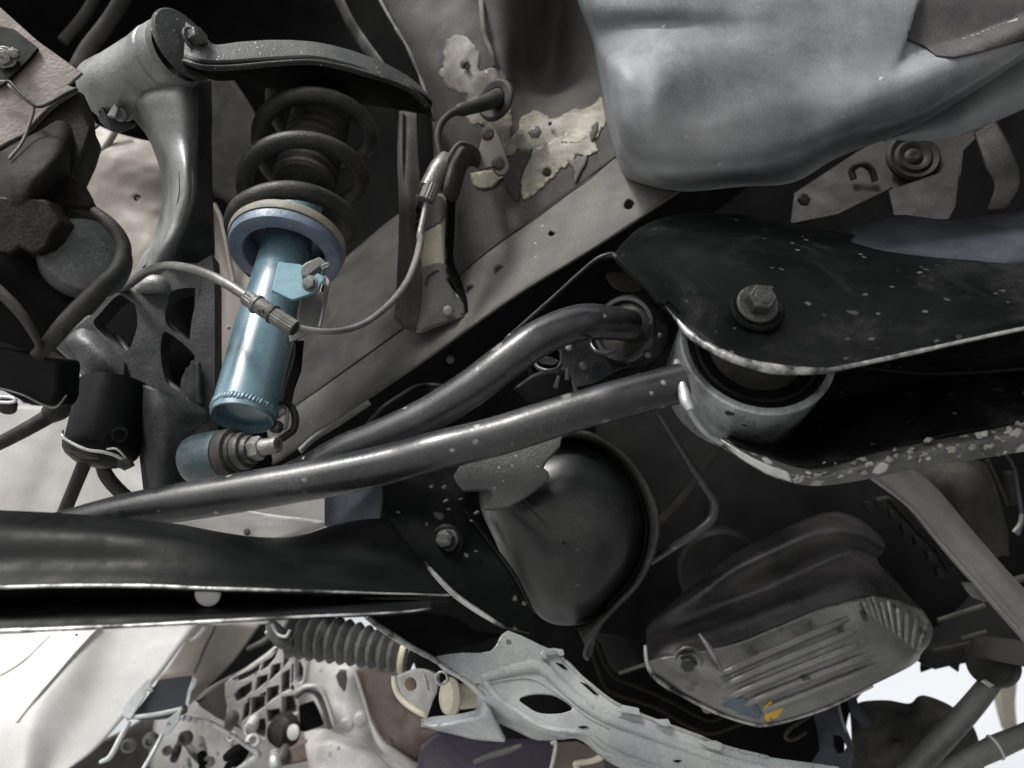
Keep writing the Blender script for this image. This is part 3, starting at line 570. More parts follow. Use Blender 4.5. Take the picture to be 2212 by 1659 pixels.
t = thing('coil_spring', 'dark coil spring rising from the blue seat into the wheel arch', 'coil spring', (622, 500, .84))
turns = 3.45; n = 190; path = []
for i in range(n + 1):
    s = i / n; a = 2.2 + s * turns * 2 * math.pi; h = .014 + max(0, s - .06) * .212
    rr = .0490 + .0025 * math.sin(s * 3.1)
    path.append(st(1) + AX * h + (x * math.cos(a) + y_ * math.sin(a)) * rr)
bm = bmesh.new(); tube_bm(bm, path, [.0080] * len(path), 14, up=AX); bmesh.ops.recalc_face_normals(bm, faces=bm.faces)
link('coil', bm_me(bm), 'spring', t, 60)
t = thing('bump_stop', 'black ribbed rubber bump stop inside the coil spring', 'bump stop', (650, 300, 1.0))
prof = [(.012, .075)]
for i in range(14):
    z = .077 + i * .0105; prof += [(.0265, z), (.0290, z + .0035), (.0290, z + .007), (.0265, z + .0095)]
prof += [(.012, .23)]
lathe('rubber_body', None, AX, prof, 'rubber', t, 40, None, 0, st(1))
# small clamp at the foot right of the strut
t = thing('hose_clamp', 'black looped clamp with a round screw head right of the shock foot', 'clamp', (615, 920, .62))
tube('clamp_band', Z(5, [(520, 1125, .64), (580, 1105, .635), (640, 1115, .63), (668, 1180, .625), (660, 1260, .62), (600, 1310, .615), (570, 1330, .61)]), 8, 'rubber', t)
tube('clamp_lip', Z(5, [(518, 1112, .63), (560, 1108, .625), (612, 1130, .62), (615, 1200, .615), (600, 1260, .61)]), 4, 'steel', t)
lathe('screw_head', Z(5, [(540, 1245, .615)])[0], ax(-.3, .2, 1), [(14, -10), (15, 0), (13, 6), (7, 9), (2, 10)], 'bolt_dk', t, 24)

# ================================================================== sensor cable across the strut
t = thing('brake_hose', 'grey rubber hose arching across the blue shock between ribbed sleeves', 'hose', (560, 660, .56))
tube('hose', Z(4, [(700, 335, .70), (780, 290, .68), (870, 225, .655), (960, 193, .63), (1060, 190, .61), (1200, 222, .59), (1340, 285, .575), (1480, 372, .565)]), [9, 9.5, 9.5, 9.5, 10, 10.5, 11, 11], 'cable', t, 8, 18)
tube('hose', Z(5, [(620, 570, .56), (665, 592, .56), (760, 618, .562), (900, 628, .57), (1030, 608, .585), (1150, 555, .60), (1290, 440, .63), (1390, 310, .66), (1450, 170, .69), (1480, 40, .72)])
     + Z(3, [(95, 1520, .735), (120, 1400, .745), (142, 1300, .75)]), [6.5, 7, 7, 7, 7, 7, 7.4, 7.6, 7.6, 7.8, 7.6, 7.2, 7], 'cable', t, 8, 18)
def ribbed(name, a, b, r, m, n, amp=.08):
    A_, B_ = P(*a), P(*b); bm = bmesh.new(); z = (B_ - A_).normalized(); xx = z.orthogonal().normalized(); yy = z.cross(xx); k = a[2] / FP; R = []
    sg = n * 2
    for h in (0, .03, .97, 1):
        R.append([bm.verts.new(A_.lerp(B_, h) + (xx * math.cos(2 * math.pi * i / sg) + yy * math.sin(2 * math.pi * i / sg)) * r * k * (1 + (amp if i % 2 else 0)) * (.9 if h in (0, 1) else 1)) for i in range(sg)])
    for p_, q_ in zip(R, R[1:]):
        for i in range(sg): bm.faces.new((p_[i], p_[(i + 1) % sg], q_[(i + 1) % sg], q_[i]))
    bm.faces.new(R[0][::-1]); bm.faces.new(R[-1]); return link(name, bm_me(bm), m, t, 25)
ribbed('ribbed_sleeve', (*Z(5, [(352, 405)])[0], .565), (*Z(5, [(412, 450)])[0], .562), 16, 'crimp', 18)
ribbed('ribbed_sleeve', (*Z(5, [(525, 520)])[0], .558), (*Z(5, [(665, 610)])[0], .556), 17, 'crimp', 18)
tube('sleeve_core', Z(5, [(400, 438, .563), (420, 452, .562), (440, 464, .561), (500, 500, .560), (532, 522, .559)]), [17, 20, 19, 19, 17], 'crimp', t, 5, 24)
lathe('sleeve_collar', Z(5, [(420, 452, .5615)])[0], (P(*Z(5, [(532, 522, .559)])[0]) - P(*Z(5, [(400, 438, .563)])[0])).normalized(), [(17, -4), (22, -3), (22, 3), (17, 4)], 'crimp', t, 30)
lathe('sleeve_collar', Z(5, [(525, 518, .5595)])[0], (P(*Z(5, [(532, 522, .559)])[0]) - P(*Z(5, [(400, 438, .563)])[0])).normalized(), [(17, -3), (21.5, -2), (21.5, 2), (17, 3)], 'rubber', t, 30)
lathe('cross_hole', Z(5, [(448, 500, .552)])[0], ax(-.3, -.7, .7), [(6.5, -3), (6.5, .5), (5.2, 1.2), (4.6, -2)], 'rubber', t, 20)
lathe('end_collar', Z(5, [(660, 606, .5558)])[0], ax(.85, -.45, .1), [(10, -3), (16, -2), (16.5, 3), (12, 6), (8, 7)], 'rubber', t, 24)

t = thing('cable_bracket', 'rubber elbow and ribbed connector holding the cable on the cream patch', 'cable bracket', (950, 380, .76))
pl = plane((1040, 280, .835), (1100, 380, .83), (1030, 370, .83))
foot_ = plate('bracket_foot', Z(3, [(500, 840), (530, 818), (570, 825), (600, 870), (668, 1050), (665, 1105), (630, 1135), (590, 1125), (560, 1080), (500, 1100), (470, 1060), (480, 960), (495, 900)]), 'plug_solid', t, pl, .004, (), .0008, 2)
hexa('bracket_bolt', Z(3, [(532, 868, .826)])[0], A, 12, 6, 'panel', foot_, washer=15, wh=3)
hexa('bracket_bolt', Z(3, [(602, 1060, .824)])[0], A, 12, 6, 'panel', foot_, washer=15, wh=3, rot=.8)
surf('rubber_elbow', [Z(3, [(470, 1095, .83), (440, 1080, .80), (405, 1090, .78), (375, 1170, .775), (340, 1290, .77), (300, 1310, .77)]),
                      Z(3, [(488, 1040, .82), (440, 1030, .785), (385, 1040, .76), (350, 1120, .755), (310, 1240, .75), (270, 1290, .755)]),
                      Z(3, [(482, 980, .82), (430, 965, .785), (370, 960, .755), (310, 1040, .75), (270, 1160, .745), (238, 1250, .75)]),
                      Z(3, [(470, 960, .84), (420, 935, .81), (350, 925, .78), (290, 990, .77), (240, 1110, .765), (225, 1220, .77)])], 'rubber', t, 8, .006, smooth=70)
tube('moulded_lip', Z(3, [(462, 968, .79), (420, 940, .775), (355, 928, .762), (300, 985, .755), (248, 1095, .752)]), 4, 'panel', t)
tube('core_body', Z(3, [(265, 1010, .765), (235, 1080, .76), (190, 1160, .755), (150, 1230, .75)]), [14, 24, 24, 22], 'crimp', t, 6, 24)
ribbed('ribbed_sleeve', (*Z(3, [(178, 1195)])[0], .748), (*Z(3, [(135, 1300)])[0], .746), 17, 'crimp', 16)
tube('lead', Z(3, [(245, 1080, .765), (215, 960, .77), (208, 880, .775), (232, 800, .78), (290, 740, .785), (350, 715, .79)]), [8, 8, 8, 8, 8, 9], 'rubber', t, 8, 16)
tube('lead_boot', Z(3, [(345, 720, .79), (360, 712, .79), (470, 685, .80), (560, 650, .82), (620, 625, .85)]), [11, 14, 15, 18, 20], 'rubber', t, 8, 20)
lathe('grommet', Z(3, [(585, 648, .838)])[0], ax(-.62, .1, .8), [(25, -6), (44, -6), (47, -2), (46, 3), (40, 7), (34, 6), (27, 3), (25, -2)], 'panel_dk', t, 40)

# ---- bracket carrying the cable on the wing
t = thing('wing_bracket', 'vertical pressed steel bracket bolted to the wing under the cable connector', 'bracket', (930, 640, .78))
surf('bracket_web', [[(862, 240, .90), (880, 240, .885), (900, 245, .88)], [(858, 340, .88), (876, 340, .865), (905, 340, .87)], [(862, 460, .85), (880, 460, .83), (915, 460, .84)],
                     [(858, 580, .82), (885, 590, .80), (912, 590, .80)], [(852, 690, .80), (880, 712, .785), (905, 716, .78)]], 'panel_dk', t, 8, .002)
tube('rolled_edge', [(869, 250, .885), (868, 340, .865), (874, 430, .85), (872, 520, .83), (876, 565, .82)], 9, 'panel_dk', t, sq=.7)
fc = surf('bracket_face', [[(898, 420, .83), (925, 418, .815), (950, 418, .81), (968, 420, .815)], [(904, 500, .825), (930, 500, .80), (952, 500, .795), (965, 505, .80)],
                           [(898, 600, .81), (925, 600, .79), (955, 600, .785), (968, 605, .785)], [(896, 660, .80), (925, 660, .78), (968, 655, .778), (1000, 650, .78)],
                           [(892, 705, .795), (905, 718, .777), (950, 703, .775), (1004, 684, .775)]], 'cream_solid', t, 9, .002)
surf('side_flange', [[(968, 420, .812), (966, 500, .798), (963, 560, .79), (975, 600, .783), (1003, 650, .778), (1010, 672, .776)], [(985, 425, .85), (982, 500, .84), (980, 560, .83), (994, 600, .82), (1018, 650, .81), (1016, 676, .80)]], 'void', t, 8, .002)
patch('grime_patch', [(900, 424), (930, 422), (958, 430), (960, 470), (930, 492), (900, 500)], 'panel', t, on(fc), jag=5)
patch('grime_patch', [(905, 580), (960, 570), (975, 610), (998, 650), (1000, 682), (950, 700), (906, 714), (896, 690), (898, 620)], 'panel', t, on(fc), jag=4)
for c in ([(1510, 330), (1520, 280), (1550, 250), (1600, 232)], [(1592, 395), (1605, 350), (1630, 320), (1650, 305)], [(1610, 360), (1640, 310), (1680, 290)]):
    q = Z(5, [(a, b, .786) for a, b in c]); tube('pressed_gill', q, 2.5, 'panel_dk', t)
hexa('bracket_bolt', (968, 672, .772), ax(-.1, 0, 1), 12, 7, 'bolt', t, rot=.5)

# ================================================================== upper arm
t = thing('upper_control_arm', 'curved dull black forged upper arm bolted to the aluminium knuckle', 'control arm', (640, 110, .75))
H = lambda L: [(u / 2, v / 2) for u, v in L]
top = H([(800, 90), (850, 125), (895, 165), (935, 190), (1050, 177), (1200, 170), (1350, 178), (1480, 205), (1600, 245), (1700, 290), (1780, 340), (1840, 395), (1862, 440)])
lip = H([(790, 262), (825, 272), (870, 284), (930, 288), (1030, 284), (1180, 270), (1350, 262), (1480, 285), (1600, 320), (1700, 352), (1780, 388), (1832, 432), (1858, 462)])
bot = H([(800, 300), (850, 330), (900, 343), (960, 350), (1040, 350), (1150, 380), (1300, 400), (1450, 428), (1600, 455), (1690, 468), (1770, 484), (1830, 492), (1862, 500)])
dl = [.675, .672, .673, .68, .69, .705, .72, .735, .755, .78, .81, .835, .85]
fl1_ = surf('arm_flange', [[(u, v, d + .022) for (u, v), d in zip(top, dl)], [((a[0] + b[0]) / 2, (a[1] + b[1]) / 2, d + .010) for a, b, d in zip(top, lip, dl)], [(u, v, d) for (u, v), d in zip(lip, dl)]], 'arm', t, 8, .005, nv=6, bevel=.001, dent=.0008)
surf('arm_web', [[(u, v + 1, d + .001) for (u, v), d in zip(lip, dl)], [((a[0] + b[0]) / 2, (a[1] + b[1]) / 2, d + .022) for a, b, d in zip(lip, bot, dl)], [(u, v, d + .055) for (u, v), d in zip(bot, dl)]], 'black', t, 8, .006, nv=6)  # web coloured darker than the flange, painting in its shade
tube('flange_edge', [(u, v, d - .0003) for (u, v), d in zip(lip, dl)], 3, 'arm', fl1_, 8, 8)
ed_ = lathe('end_disc', Z(1, [(1195, 290, .70)])[0], ax(.80, .28, .42), [(30, -4), (78, -4), (80, -2), (80, 3), (76, 6), (30, 6)], 'arm', t, 56)
hexa('arm_bolt', Z(1, [(1255, 262, .686)])[0], ax(.80, .28, .42), 22, 20, 'bolt_dk', ed_, washer=30, wh=5, rot=.2)

# ================================================================== knuckle
t = thing('steering_knuckle', 'dusty cast aluminium knuckle with a curved neck and a webbed dark lower body', 'knuckle', (400, 500, .72))
SC = P(*Z(1, [(700, 590, .74)])[0]); SD = (P(*Z(1, [(1150, 330, .70)])[0]) - SC); SLn = SD.length; SD.normalize()
lathe('sleeve', None, SD, [(.022, -.004), (.030, -.004), (.0305, 0), (.0300, .012), (.0293, .02), (.0297, SLn * .62), (.0312, SLn * .78), (.0316, SLn * .80), (.0305, SLn * .82), (.0312, SLn * .84), (.031, SLn * .97), (.027, SLn)], 'alu', t, 56, None, 0, SC)
neck = [Z(1, [(760, 520, .75), (880, 470, .72), (1000, 430, .712), (1160, 420, .71), (1270, 470, .73)]),
        Z(1, [(800, 680, .74), (910, 640, .708), (1040, 600, .698), (1190, 600, .70), (1285, 640, .73)]),
        Z(1, [(880, 790, .74), (965, 760, .71), (1080, 740, .697), (1210, 740, .70), (1292, 740, .73)]),
        Z(1, [(962, 900, .74), (1020, 900, .71), (1110, 900, .697), (1210, 900, .697), (1285, 900, .72)]),
        Z(1, [(1030, 1080, .75), (1080, 1080, .71), (1150, 1080, .69), (1220, 1085, .685), (1287, 1085, .72)]),
        Z(1, [(1056, 1260, .75), (1095, 1260, .71), (1150, 1260, .69), (1225, 1260, .685), (1280, 1260, .72)]),
        Z(1, [(1030, 1420, .75), (1070, 1420, .71), (1120, 1430, .69), (1190, 1430, .69), (1225, 1440, .72)]),
        Z(1, [(975, 1580, .75), (1010, 1590, .71), (1060, 1600, .69), (1120, 1610, .695), (1160, 1615, .73)]),
        Z(4, [(850, 130, .75), (900, 150, .72), (950, 160, .71), (1000, 170, .72), (1040, 180, .74)]),
        Z(4, [(780, 270, .76), (830, 260, .74), (870, 255, .73), (910, 250, .74), (940, 250, .76)])]
surf('neck', neck, 'alu', t, 9, .010, dent=.002, smooth=70)
bk = Z(1, [(1290, 560), (1300, 800), (1290, 1100), (1280, 1290), (1220, 1440), (1150, 1600)])
surf('neck_web', [Z(1, [(1275, 520, .72), (1284, 740, .715), (1280, 900, .71), (1280, 1085, .71), (1270, 1260, .71), (1215, 1440, .71), (1130, 1630, .72)]) + Z(4, [(1010, 230, .73)]),
                  Z(1, [(1330, 520, .76), (1340, 740, .755), (1340, 900, .75), (1350, 1085, .745), (1360, 1260, .74), (1370, 1440, .74), (1370, 1630, .74)]) + Z(4, [(1230, 230, .74)]),
                  Z(1, [(1370, 520, .80), (1375, 740, .79), (1372, 900, .78), (1375, 1085, .775), (1380, 1260, .77), (1385, 1440, .76), (1388, 1630, .755)]) + Z(4, [(1285, 230, .75)])], 'iron', t, 9, .008)
body = [(690, 240), (800, 345), (960, 262), (1010, 330), (1000, 250), (1060, 170), (1180, 170), (1270, 120), (1284, 300), (1285, 700), (1285, 1000), (1240, 1240), (1130, 1300), (1100, 1480), (1000, 1560), (860, 1560), (830, 1300), (780, 1120), (700, 900), (560, 850), (420, 720), (330, 660), (420, 580), (560, 470), (640, 380)]
hA = [(700, 365), (760, 385), (826, 440), (826, 520), (800, 620), (765, 690), (700, 660), (620, 600), (560, 530), (600, 470)]
hB = [(1020, 345), (1100, 320), (1180, 330), (1165, 420), (1145, 520), (1125, 640), (1060, 590), (1000, 540), (988, 470), (1005, 400)]
hC = [(975, 590), (1005, 588), (1080, 640), (1165, 725), (1120, 800), (1085, 860), (1072, 935), (1030, 910), (995, 880), (970, 790), (960, 680)]
pk = plane((230, 650, .69), (440, 560, .705), (380, 1000, .665))
plate('cast_body', Z(4, body), 'iron', t, pk, .022, [Z(4, h) for h in (hA, hB, hC)], .006, 0, hcurve=4)
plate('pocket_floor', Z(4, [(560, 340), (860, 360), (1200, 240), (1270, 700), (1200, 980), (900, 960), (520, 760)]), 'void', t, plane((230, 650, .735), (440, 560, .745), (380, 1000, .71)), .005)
def rib(z, r, m='iron', n=6): tube('web_rib', [(u, v, d + .014) for u, v, d in z], r, m, t, n, 14, wob=.1)
rib(Z(4, [(835, 420, .683), (850, 520, .68), (845, 640, .677), (840, 745, .672)]), 9)
rib(Z(4, [(990, 520, .69), (1080, 610, .686), (1165, 700, .683)]), 9)
rib(Z(4, [(1195, 330, .688), (1190, 480, .685), (1180, 640, .682), (1172, 720, .679)]), 10)
rib(Z(4, [(1175, 760, .676), (1178, 860, .672), (1180, 990, .668)]), 13)
rib(Z(4, [(700, 600, .690), (780, 720, .68), (860, 770, .675)]), 9)
rib(Z(4, [(980, 870, .675), (1050, 930, .67), (1160, 1010, .665)]), 9)
surf('lit_gusset', [Z(4, [(1110, 800, .69), (1085, 880, .69), (1080, 950, .685), (1120, 1000, .68)]), Z(4, [(1175, 760, .675), (1180, 860, .67), (1180, 930, .667), (1190, 1010, .665)])], 'iron', t, 8, .004)
tube('ear_knob', Z(4, [(840, 330, .70), (900, 300, .695), (950, 300, .695), (985, 330, .70)]), [14, 20, 20, 14], 'alu', t)
surf('lower_boss', [Z(4, [(800, 880, .68), (860, 900, .66), (940, 920, .655), (1050, 960, .66), (1230, 1030, .67)]), Z(4, [(800, 1080, .675), (870, 1080, .65), (960, 1080, .645), (1080, 1100, .65), (1240, 1100, .665)]),
                    Z(4, [(830, 1290, .675), (890, 1290, .645), (980, 1290, .64), (1060, 1290, .65), (1110, 1250, .665)]), Z(4, [(870, 1560, .67), (910, 1560, .645), (970, 1560, .64), (1040, 1560, .65), (1090, 1480, .66)])], 'iron', t, 8, .006, smooth=70, dent=.003)
surf('ball_joint_arm', [Z(4, [(430, 560, .70), (540, 480, .70), (640, 560, .70), (760, 700, .69)]), Z(4, [(330, 640, .69), (450, 620, .675), (600, 700, .67), (740, 850, .67)]),
                        Z(4, [(340, 680, .69), (450, 760, .68), (540, 860, .675), (680, 960, .68)]), Z(4, [(380, 720, .71), (460, 800, .70), (520, 900, .70), (620, 1000, .70)])], 'iron', t, 8, .006, smooth=70, dent=.003)
tube('ear_edge', Z(1, [(600, 560, .735), (660, 470, .73), (740, 395, .72), (860, 310, .71), (960, 245, .70), (1085, 155, .69)]), 4, 'chrome', t, wob=.2)
plate('ear_plate', Z(1, [(600, 560), (660, 470), (740, 390), (860, 305), (960, 240), (1085, 150), (1100, 200), (1050, 240), (900, 330), (760, 420), (680, 490), (620, 560)]), 'black', t, plane((200, 186, .74), (360, 50, .69), (365, 80, .70)), .004)
surf('sleeve_lug', [Z(1, [(560, 520, .74), (620, 560, .735), (680, 620, .735), (740, 690, .74)]), Z(1, [(590, 600, .73), (640, 660, .72), (680, 720, .72), (720, 760, .725)]), Z(1, [(640, 780, .73), (690, 830, .725), (760, 855, .725), (890, 800, .735)])], 'arm', t, 8, .006, smooth=70)
plate('cast_fin', Z(1, [(690, 750), (740, 670), (765, 700), (745, 760)]), 'alu', t, .71, .006)
lathe('cast_boss', Z(1, [(785, 745, .72)])[0], ax(-.1, -.3, 1), [(14, -8), (14, 4), (10, 8), (3, 9)], 'alu', t, 24)
lt_ = plate('lock_tab', Z(1, [(490, 810), (560, 760), (640, 810), (545, 890)]), 'steel', t, .70, .003)
hexa('pinch_bolt', Z(1, [(590, 790, .695)])[0], ax(-.2, .1, 1), 11, 8, 'bolt', lt_)

# ================================================================== far left: shield, caliper
t = thing('dust_shield', 'pinkish brown dust shield with a wire spring at the top left corner', 'dust shield', (80, 200, .58))
ps = plane((0, 40, .60), (170, 160, .60), (20, 310, .58))
plate('shield_plate', Z(1, [(-260, -150), (0, 45), (240, 260), (535, 470), (440, 550), (500, 572), (390, 645), (310, 700), (235, 780), (150, 875), (60, 915), (0, 950), (-260, 1100)]), 'pink', t, ps, .003)
bp_ = plate('black_pad', Z(1, [(-260, 100), (0, 165), (90, 185), (250, 312), (175, 400), (60, 510), (0, 545), (-260, 560)]), 'black', t, lambda u, v: ps(u, v) - .004, .003)
hexa('shield_bolt', Z(1, [(30, 375, .588)])[0], ax(.3, -.2, 1), 18, 14, 'bolt', bp_, washer=24, wh=4)
hexa('shield_bolt', Z(1, [(95, 350, .588)])[0], ax(.3, -.2, 1), 12, 12, 'bolt', bp_)
tube('wire_spring', Z(1, [(-60, 600, .575), (20, 545, .575), (60, 530, .575), (110, 580, .573), (200, 660, .57), (250, 690, .57), (320, 668, .57), (420, 610, .572), (500, 572, .575)]), 4, 'rubber', t, 4)
tube('wire_spring', Z(1, [(-60, 550, .58), (30, 530, .58), (90, 590, .578), (200, 672, .575), (220, 700, .572), (190, 810, .57), (140, 930, .565), (60, 1030, .56)]), 3.4, 'plug_solid', t, 4)

t = thing('brake_caliper', 'brown black brake caliper with a grimy round piston at the left edge', 'brake caliper', (120, 450, .58))
cal = [(-260, 1120), (0, 950), (70, 920), (150, 880), (235, 785), (310, 705), (400, 640), (500, 578), (545, 600), (560, 750), (600, 830), (560, 960), (480, 1130), (552, 1182), (528, 1240), (612, 1298), (595, 1360), (480, 1340), (320, 1350), (398, 1440), (330, 1560), (240, 1680), (100, 1640), (0, 1740), (-260, 1760)]
plate('caliper_body', Z(1, cal), 'brown', t, plane((0, 320, .58), (170, 250, .60), (60, 540, .565)), .03, (), .003)
surf('caliper_bulge', [Z(1, [(-200, 1100, .58), (60, 950, .575), (250, 850, .58), (420, 760, .60), (560, 780, .61)]), Z(1, [(-200, 1250, .56), (100, 1180, .55), (260, 1100, .55), (400, 1020, .565), (490, 1110, .60)]),
                       Z(1, [(-200, 1500, .56), (60, 1430, .55), (200, 1350, .555), (300, 1280, .57), (480, 1250, .60)]), Z(1, [(-200, 1750, .57), (0, 1700, .565), (110, 1600, .565), (200, 1500, .58), (350, 1400, .60)])], 'brown', t, 8, .004, dent=.004, smooth=70)
pc = (*Z(4, [(520, 120)])[0], .575)
lathe('piston', pc, ax(.55, .35, .75), [(30, -40), (88, -40), (92, -34), (92, -6), (86, 4), (70, 9), (40, 11), (8, 12)], 'piston', t, 56)
surf('dark_arch', [Z(4, [(-200, -150, .57), (100, -60, .57), (300, 100, .58), (480, 280, .585)]), Z(4, [(-200, 100, .555), (20, 110, .55), (200, 300, .56), (430, 470, .57)]), Z(4, [(-200, 400, .56), (0, 400, .56), (150, 520, .565), (300, 640, .57)]), Z(4, [(-200, 640, .57), (0, 640, .57), (120, 680, .57), (240, 710, .57)])], 'void', t, 8, .005)
tube('grey_rim', Z(4, [(-200, 250, .548), (-60, 300, .545), (40, 380, .545), (130, 480, .547), (200, 590, .55), (240, 680, .555)]), [28, 26, 24, 22, 18, 12], 'panel_dk', t, sq=.5)
tube('pad_backing', Z(4, [(560, -140, .572), (650, -70, .57), (720, 20, .57), (740, 110, .568), (700, 220, .565), (560, 360, .562), (400, 520, .56), (300, 640, .56), (215, 730, .56)]), [12, 14, 15, 16, 18, 20, 19, 17, 14], 'rubber', t, 8, 18)
plate('caliper_block', Z(1, [(300, 1290), (322, 1345), (395, 1435), (345, 1500), (300, 1600), (235, 1650), (180, 1640), (120, 1600), (60, 1650), (-100, 1620), (-300, 1500), (-300, 1250), (0, 1270)]), 'brown', t, .548, .02, (), .002)
t = thing('caliper_carrier', 'black blocky caliper carrier with a thin wire clip at the left edge', 'caliper carrier', (60, 820, .56))
plate('carrier_block', Z(4, [(-200, 640), (0, 660), (200, 690), (280, 735), (362, 742), (352, 960), (325, 1030), (170, 1022), (0, 935), (-200, 900)]), 'black', t, .575, .03, (), .004)
tube('wire_clip', Z(4, [(-60, 905, .566), (60, 935, .566), (150, 965, .566), (240, 1010, .567), (330, 1035, .568), (400, 960, .57)]), 2.2, 'steel', t)
tube('wire_clip', Z(4, [(-40, 975, .56), (20, 970, .56), (70, 975, .56), (95, 990, .56), (60, 1003, .56), (-40, 1000, .56)]), 3.5, 'chrome', t)
lathe('rubber_cap', Z(4, [(35, 1020, .57)])[0], ax(0, -.6, 1), [(20, -10), (24, 0), (20, 6), (4, 9)], 'rubber', t, 24)

t = thing('steering_rod', 'black rod running out to the left edge over the pale sill', 'rod', (80, 920, .68))
tube('rod_shaft', Z(4, [(-200, 1330, .68), (0, 1245, .68), (200, 1140, .68), (400, 1020, .69)]), [16, 15, 16, 18], 'rubber', t)
tube('rod_joint', Z(4, [(290, 1080, .68), (350, 1040, .68), (420, 1000, .68)]), [20, 26, 20], 'rubber', t)
surf('joint_ear', [Z(4, [(385, 930, .69), (420, 920, .69), (440, 960, .69)]), Z(4, [(395, 1000, .69), (420, 1010, .69), (440, 1060, .69)])], 'rubber', t, 6, .004)
t = thing('ball_joint', 'black ball joint can with a bright wire circlip below the knuckle', 'ball joint', (230, 900, .64))
cx = P(*Z(4, [(600, 1310, .645)])[0]); cdv = (P(*Z(4, [(690, 930, .67)])[0]) - cx)
lathe('joint_can', None, cdv.normalized(), [(.006, -.010), (.020, -.006), (.0265, -.001), (.0285, .002), (.029, .005), (.0285, .01), (.0290, .06), (.029, cdv.length)], 'black', t, 48, None, 0, cx)
tube('circlip', Z(4, [(372, 1170, .632), (375, 1205, .63), (420, 1240, .622), (520, 1285, .613), (620, 1300, .61), (700, 1325, .612), (760, 1370, .617), (745, 1405, .62)]), 3.6, 'chrome', t, 7, 10)
tube('circlip', Z(4, [(640, 1282, .61), (700, 1283, .61), (760, 1345, .615), (785, 1370, .62)]), 2.4, 'chrome', t, 5, 8)
lathe('boot_cup', Z(4, [(520, 1300, .64)])[0], ax(-.3, -1, .3), [(52, -30), (54, -6), (44, 8), (20, 16), (4, 18)], 'rubber', t, 32)
plate('square_lug', Z(4, [(700, 1350), (765, 1340), (790, 1385), (740, 1410), (695, 1390)]), 'rubber', t, .612, .006)
lathe('debossed_ring', Z(4, [(715, 1195, .60)])[0], ax(.1, .2, 1), [(17, -2), (17, 1), (13, 2), (12, -1)], 'black', t, 24)
t = thing('link_rod', 'straight black rod dropping from the ball joint toward the lower arm', 'rod', (160, 1060, .66))
tube('rod_shaft', Z(4, [(520, 1330, .655), (450, 1500, .66), (385, 1660, .665), (350, 1760, .67)]), [15, 14, 14, 14], 'rubber', t)
t = thing('link_hose', 'short curved black hose right of the straight rod below the ball joint', 'hose', (250, 1030, .68))
tube('hose_run', Z(4, [(600, 1330, .68), (630, 1430, .68), (700, 1520, .68), (790, 1600, .68)]), [13, 15, 15, 15], 'rubber', t)
# ================================================================== lateral links
t = thing('lower_link', 'bent dark tubular link running from lower left to the big round bushing', 'suspension link', (150, 1125, .52))
tube('link_tube', [(60, 1150, .56), (160, 1128, .555), (300, 1100, .55), (500, 1067, .545), (700, 1032, .54), (850, 1000, .535), (945, 974, .53), (1070, 943, .53), (1160, 915, .53), (1240, 890, .53), (1340, 862, .53), (1475, 826, .535)],
     [26, 32, 40, 43, 43, 43, 43, 43, 43, 42.5, 43, 43], 'tube', t, 10, 40, wob=.02)
RC = P(1634, 752, .60); RA = ax(.04, .56, 1.0); K = .60 / FP
def rl(name, prof, m, seg=72, lab=None): return lathe(name, None, RA, [(r * K, h * K) for r, h in prof], m, t, seg, lab, 0, RC)
rl('bushing_ring', [(150, -178), (160, -178), (165, -170), (169, -30), (168, 10), (165, 14), (158, 15), (152, 12)], 'sleeve', 96, 'grey metal bushing ring with muddy wear')
rl('bushing_rubber', [(60, -60), (156, -60), (156, 8), (150, 12), (142, 12), (137, 4), (134, 0)], 'black', 96)
rl('inner_lip', [(128, -10), (136, 3), (133, 7), (127, 4), (124, -8)], 'rubber', 96)
rl('rubber_cone', [(134, -20), (124, -26), (112, -20), (104, 0), (96, 22), (84, 44), (66, 60), (40, 68), (20, 68)], 'rubber', 72)
tube('weld_bead', [(1462, 782, .545), (1468, 810, .530), (1476, 842, .520), (1482, 866, .515), (1492, 885, .512)], [8, 10, 11, 12, 10], 'chrome', t, 8, 12, wob=.35)
patch_pts = [(1532, 745), (1548, 735), (1562, 755), (1578, 780), (1598, 800), (1590, 812), (1575, 790), (1556, 775), (1534, 762)]
tube('weld_drip', [(1484, 870, .515), (1500, 905, .53), (1530, 940, .55), (1560, 958, .56)], [7, 7, 6, 5], 'bright', t, 8, 10, wob=.5)
link_ = t
t = thing('upper_link', 'dark tubular link curving up and over to the smaller shaded bushing', 'suspension link', (700, 1010, .58))
tube('link_tube', [(540, 1062, .60), (660, 1016, .595), (740, 976, .59), (830, 940, .585), (922, 898, .58), (1019, 838, .575), (1097, 778, .575), (1170, 728, .58), (1252, 698, .59), (1320, 698, .60), (1365, 704, .61)],
     [26, 32, 36, 38, 40, 41, 41, 40, 41, 37, 34], 'tube', t, 10, 36, wob=.02)
R2 = P(1352, 712, .625); A2 = ax(-.55, .12, .8); K2 = .625 / FP
def r2(name, prof, m): return lathe(name, None, A2, [(r * K2, h * K2) for r, h in prof], m, t, 60, None, 0, R2)
r2('bushing_ring', [(58, -60), (72, -58), (75, -50), (75, 8), (70, 14), (62, 14), (58, 8)], 'tube')
r2('bushing_rubber', [(10, -50), (60, -50), (60, 4), (40, 10), (20, 10)], 'rubber')
tube('weld_bead', Z(6, [(905, 800, .585), (915, 850, .58), (945, 885, .575), (1000, 895, .575), (1050, 880, .578)]), 4, 'tube', t, wob=.4)
t = thing('gusset_bracket', 'small mud spotted bracket between the two tubular links', 'bracket', (1230, 790, .62))
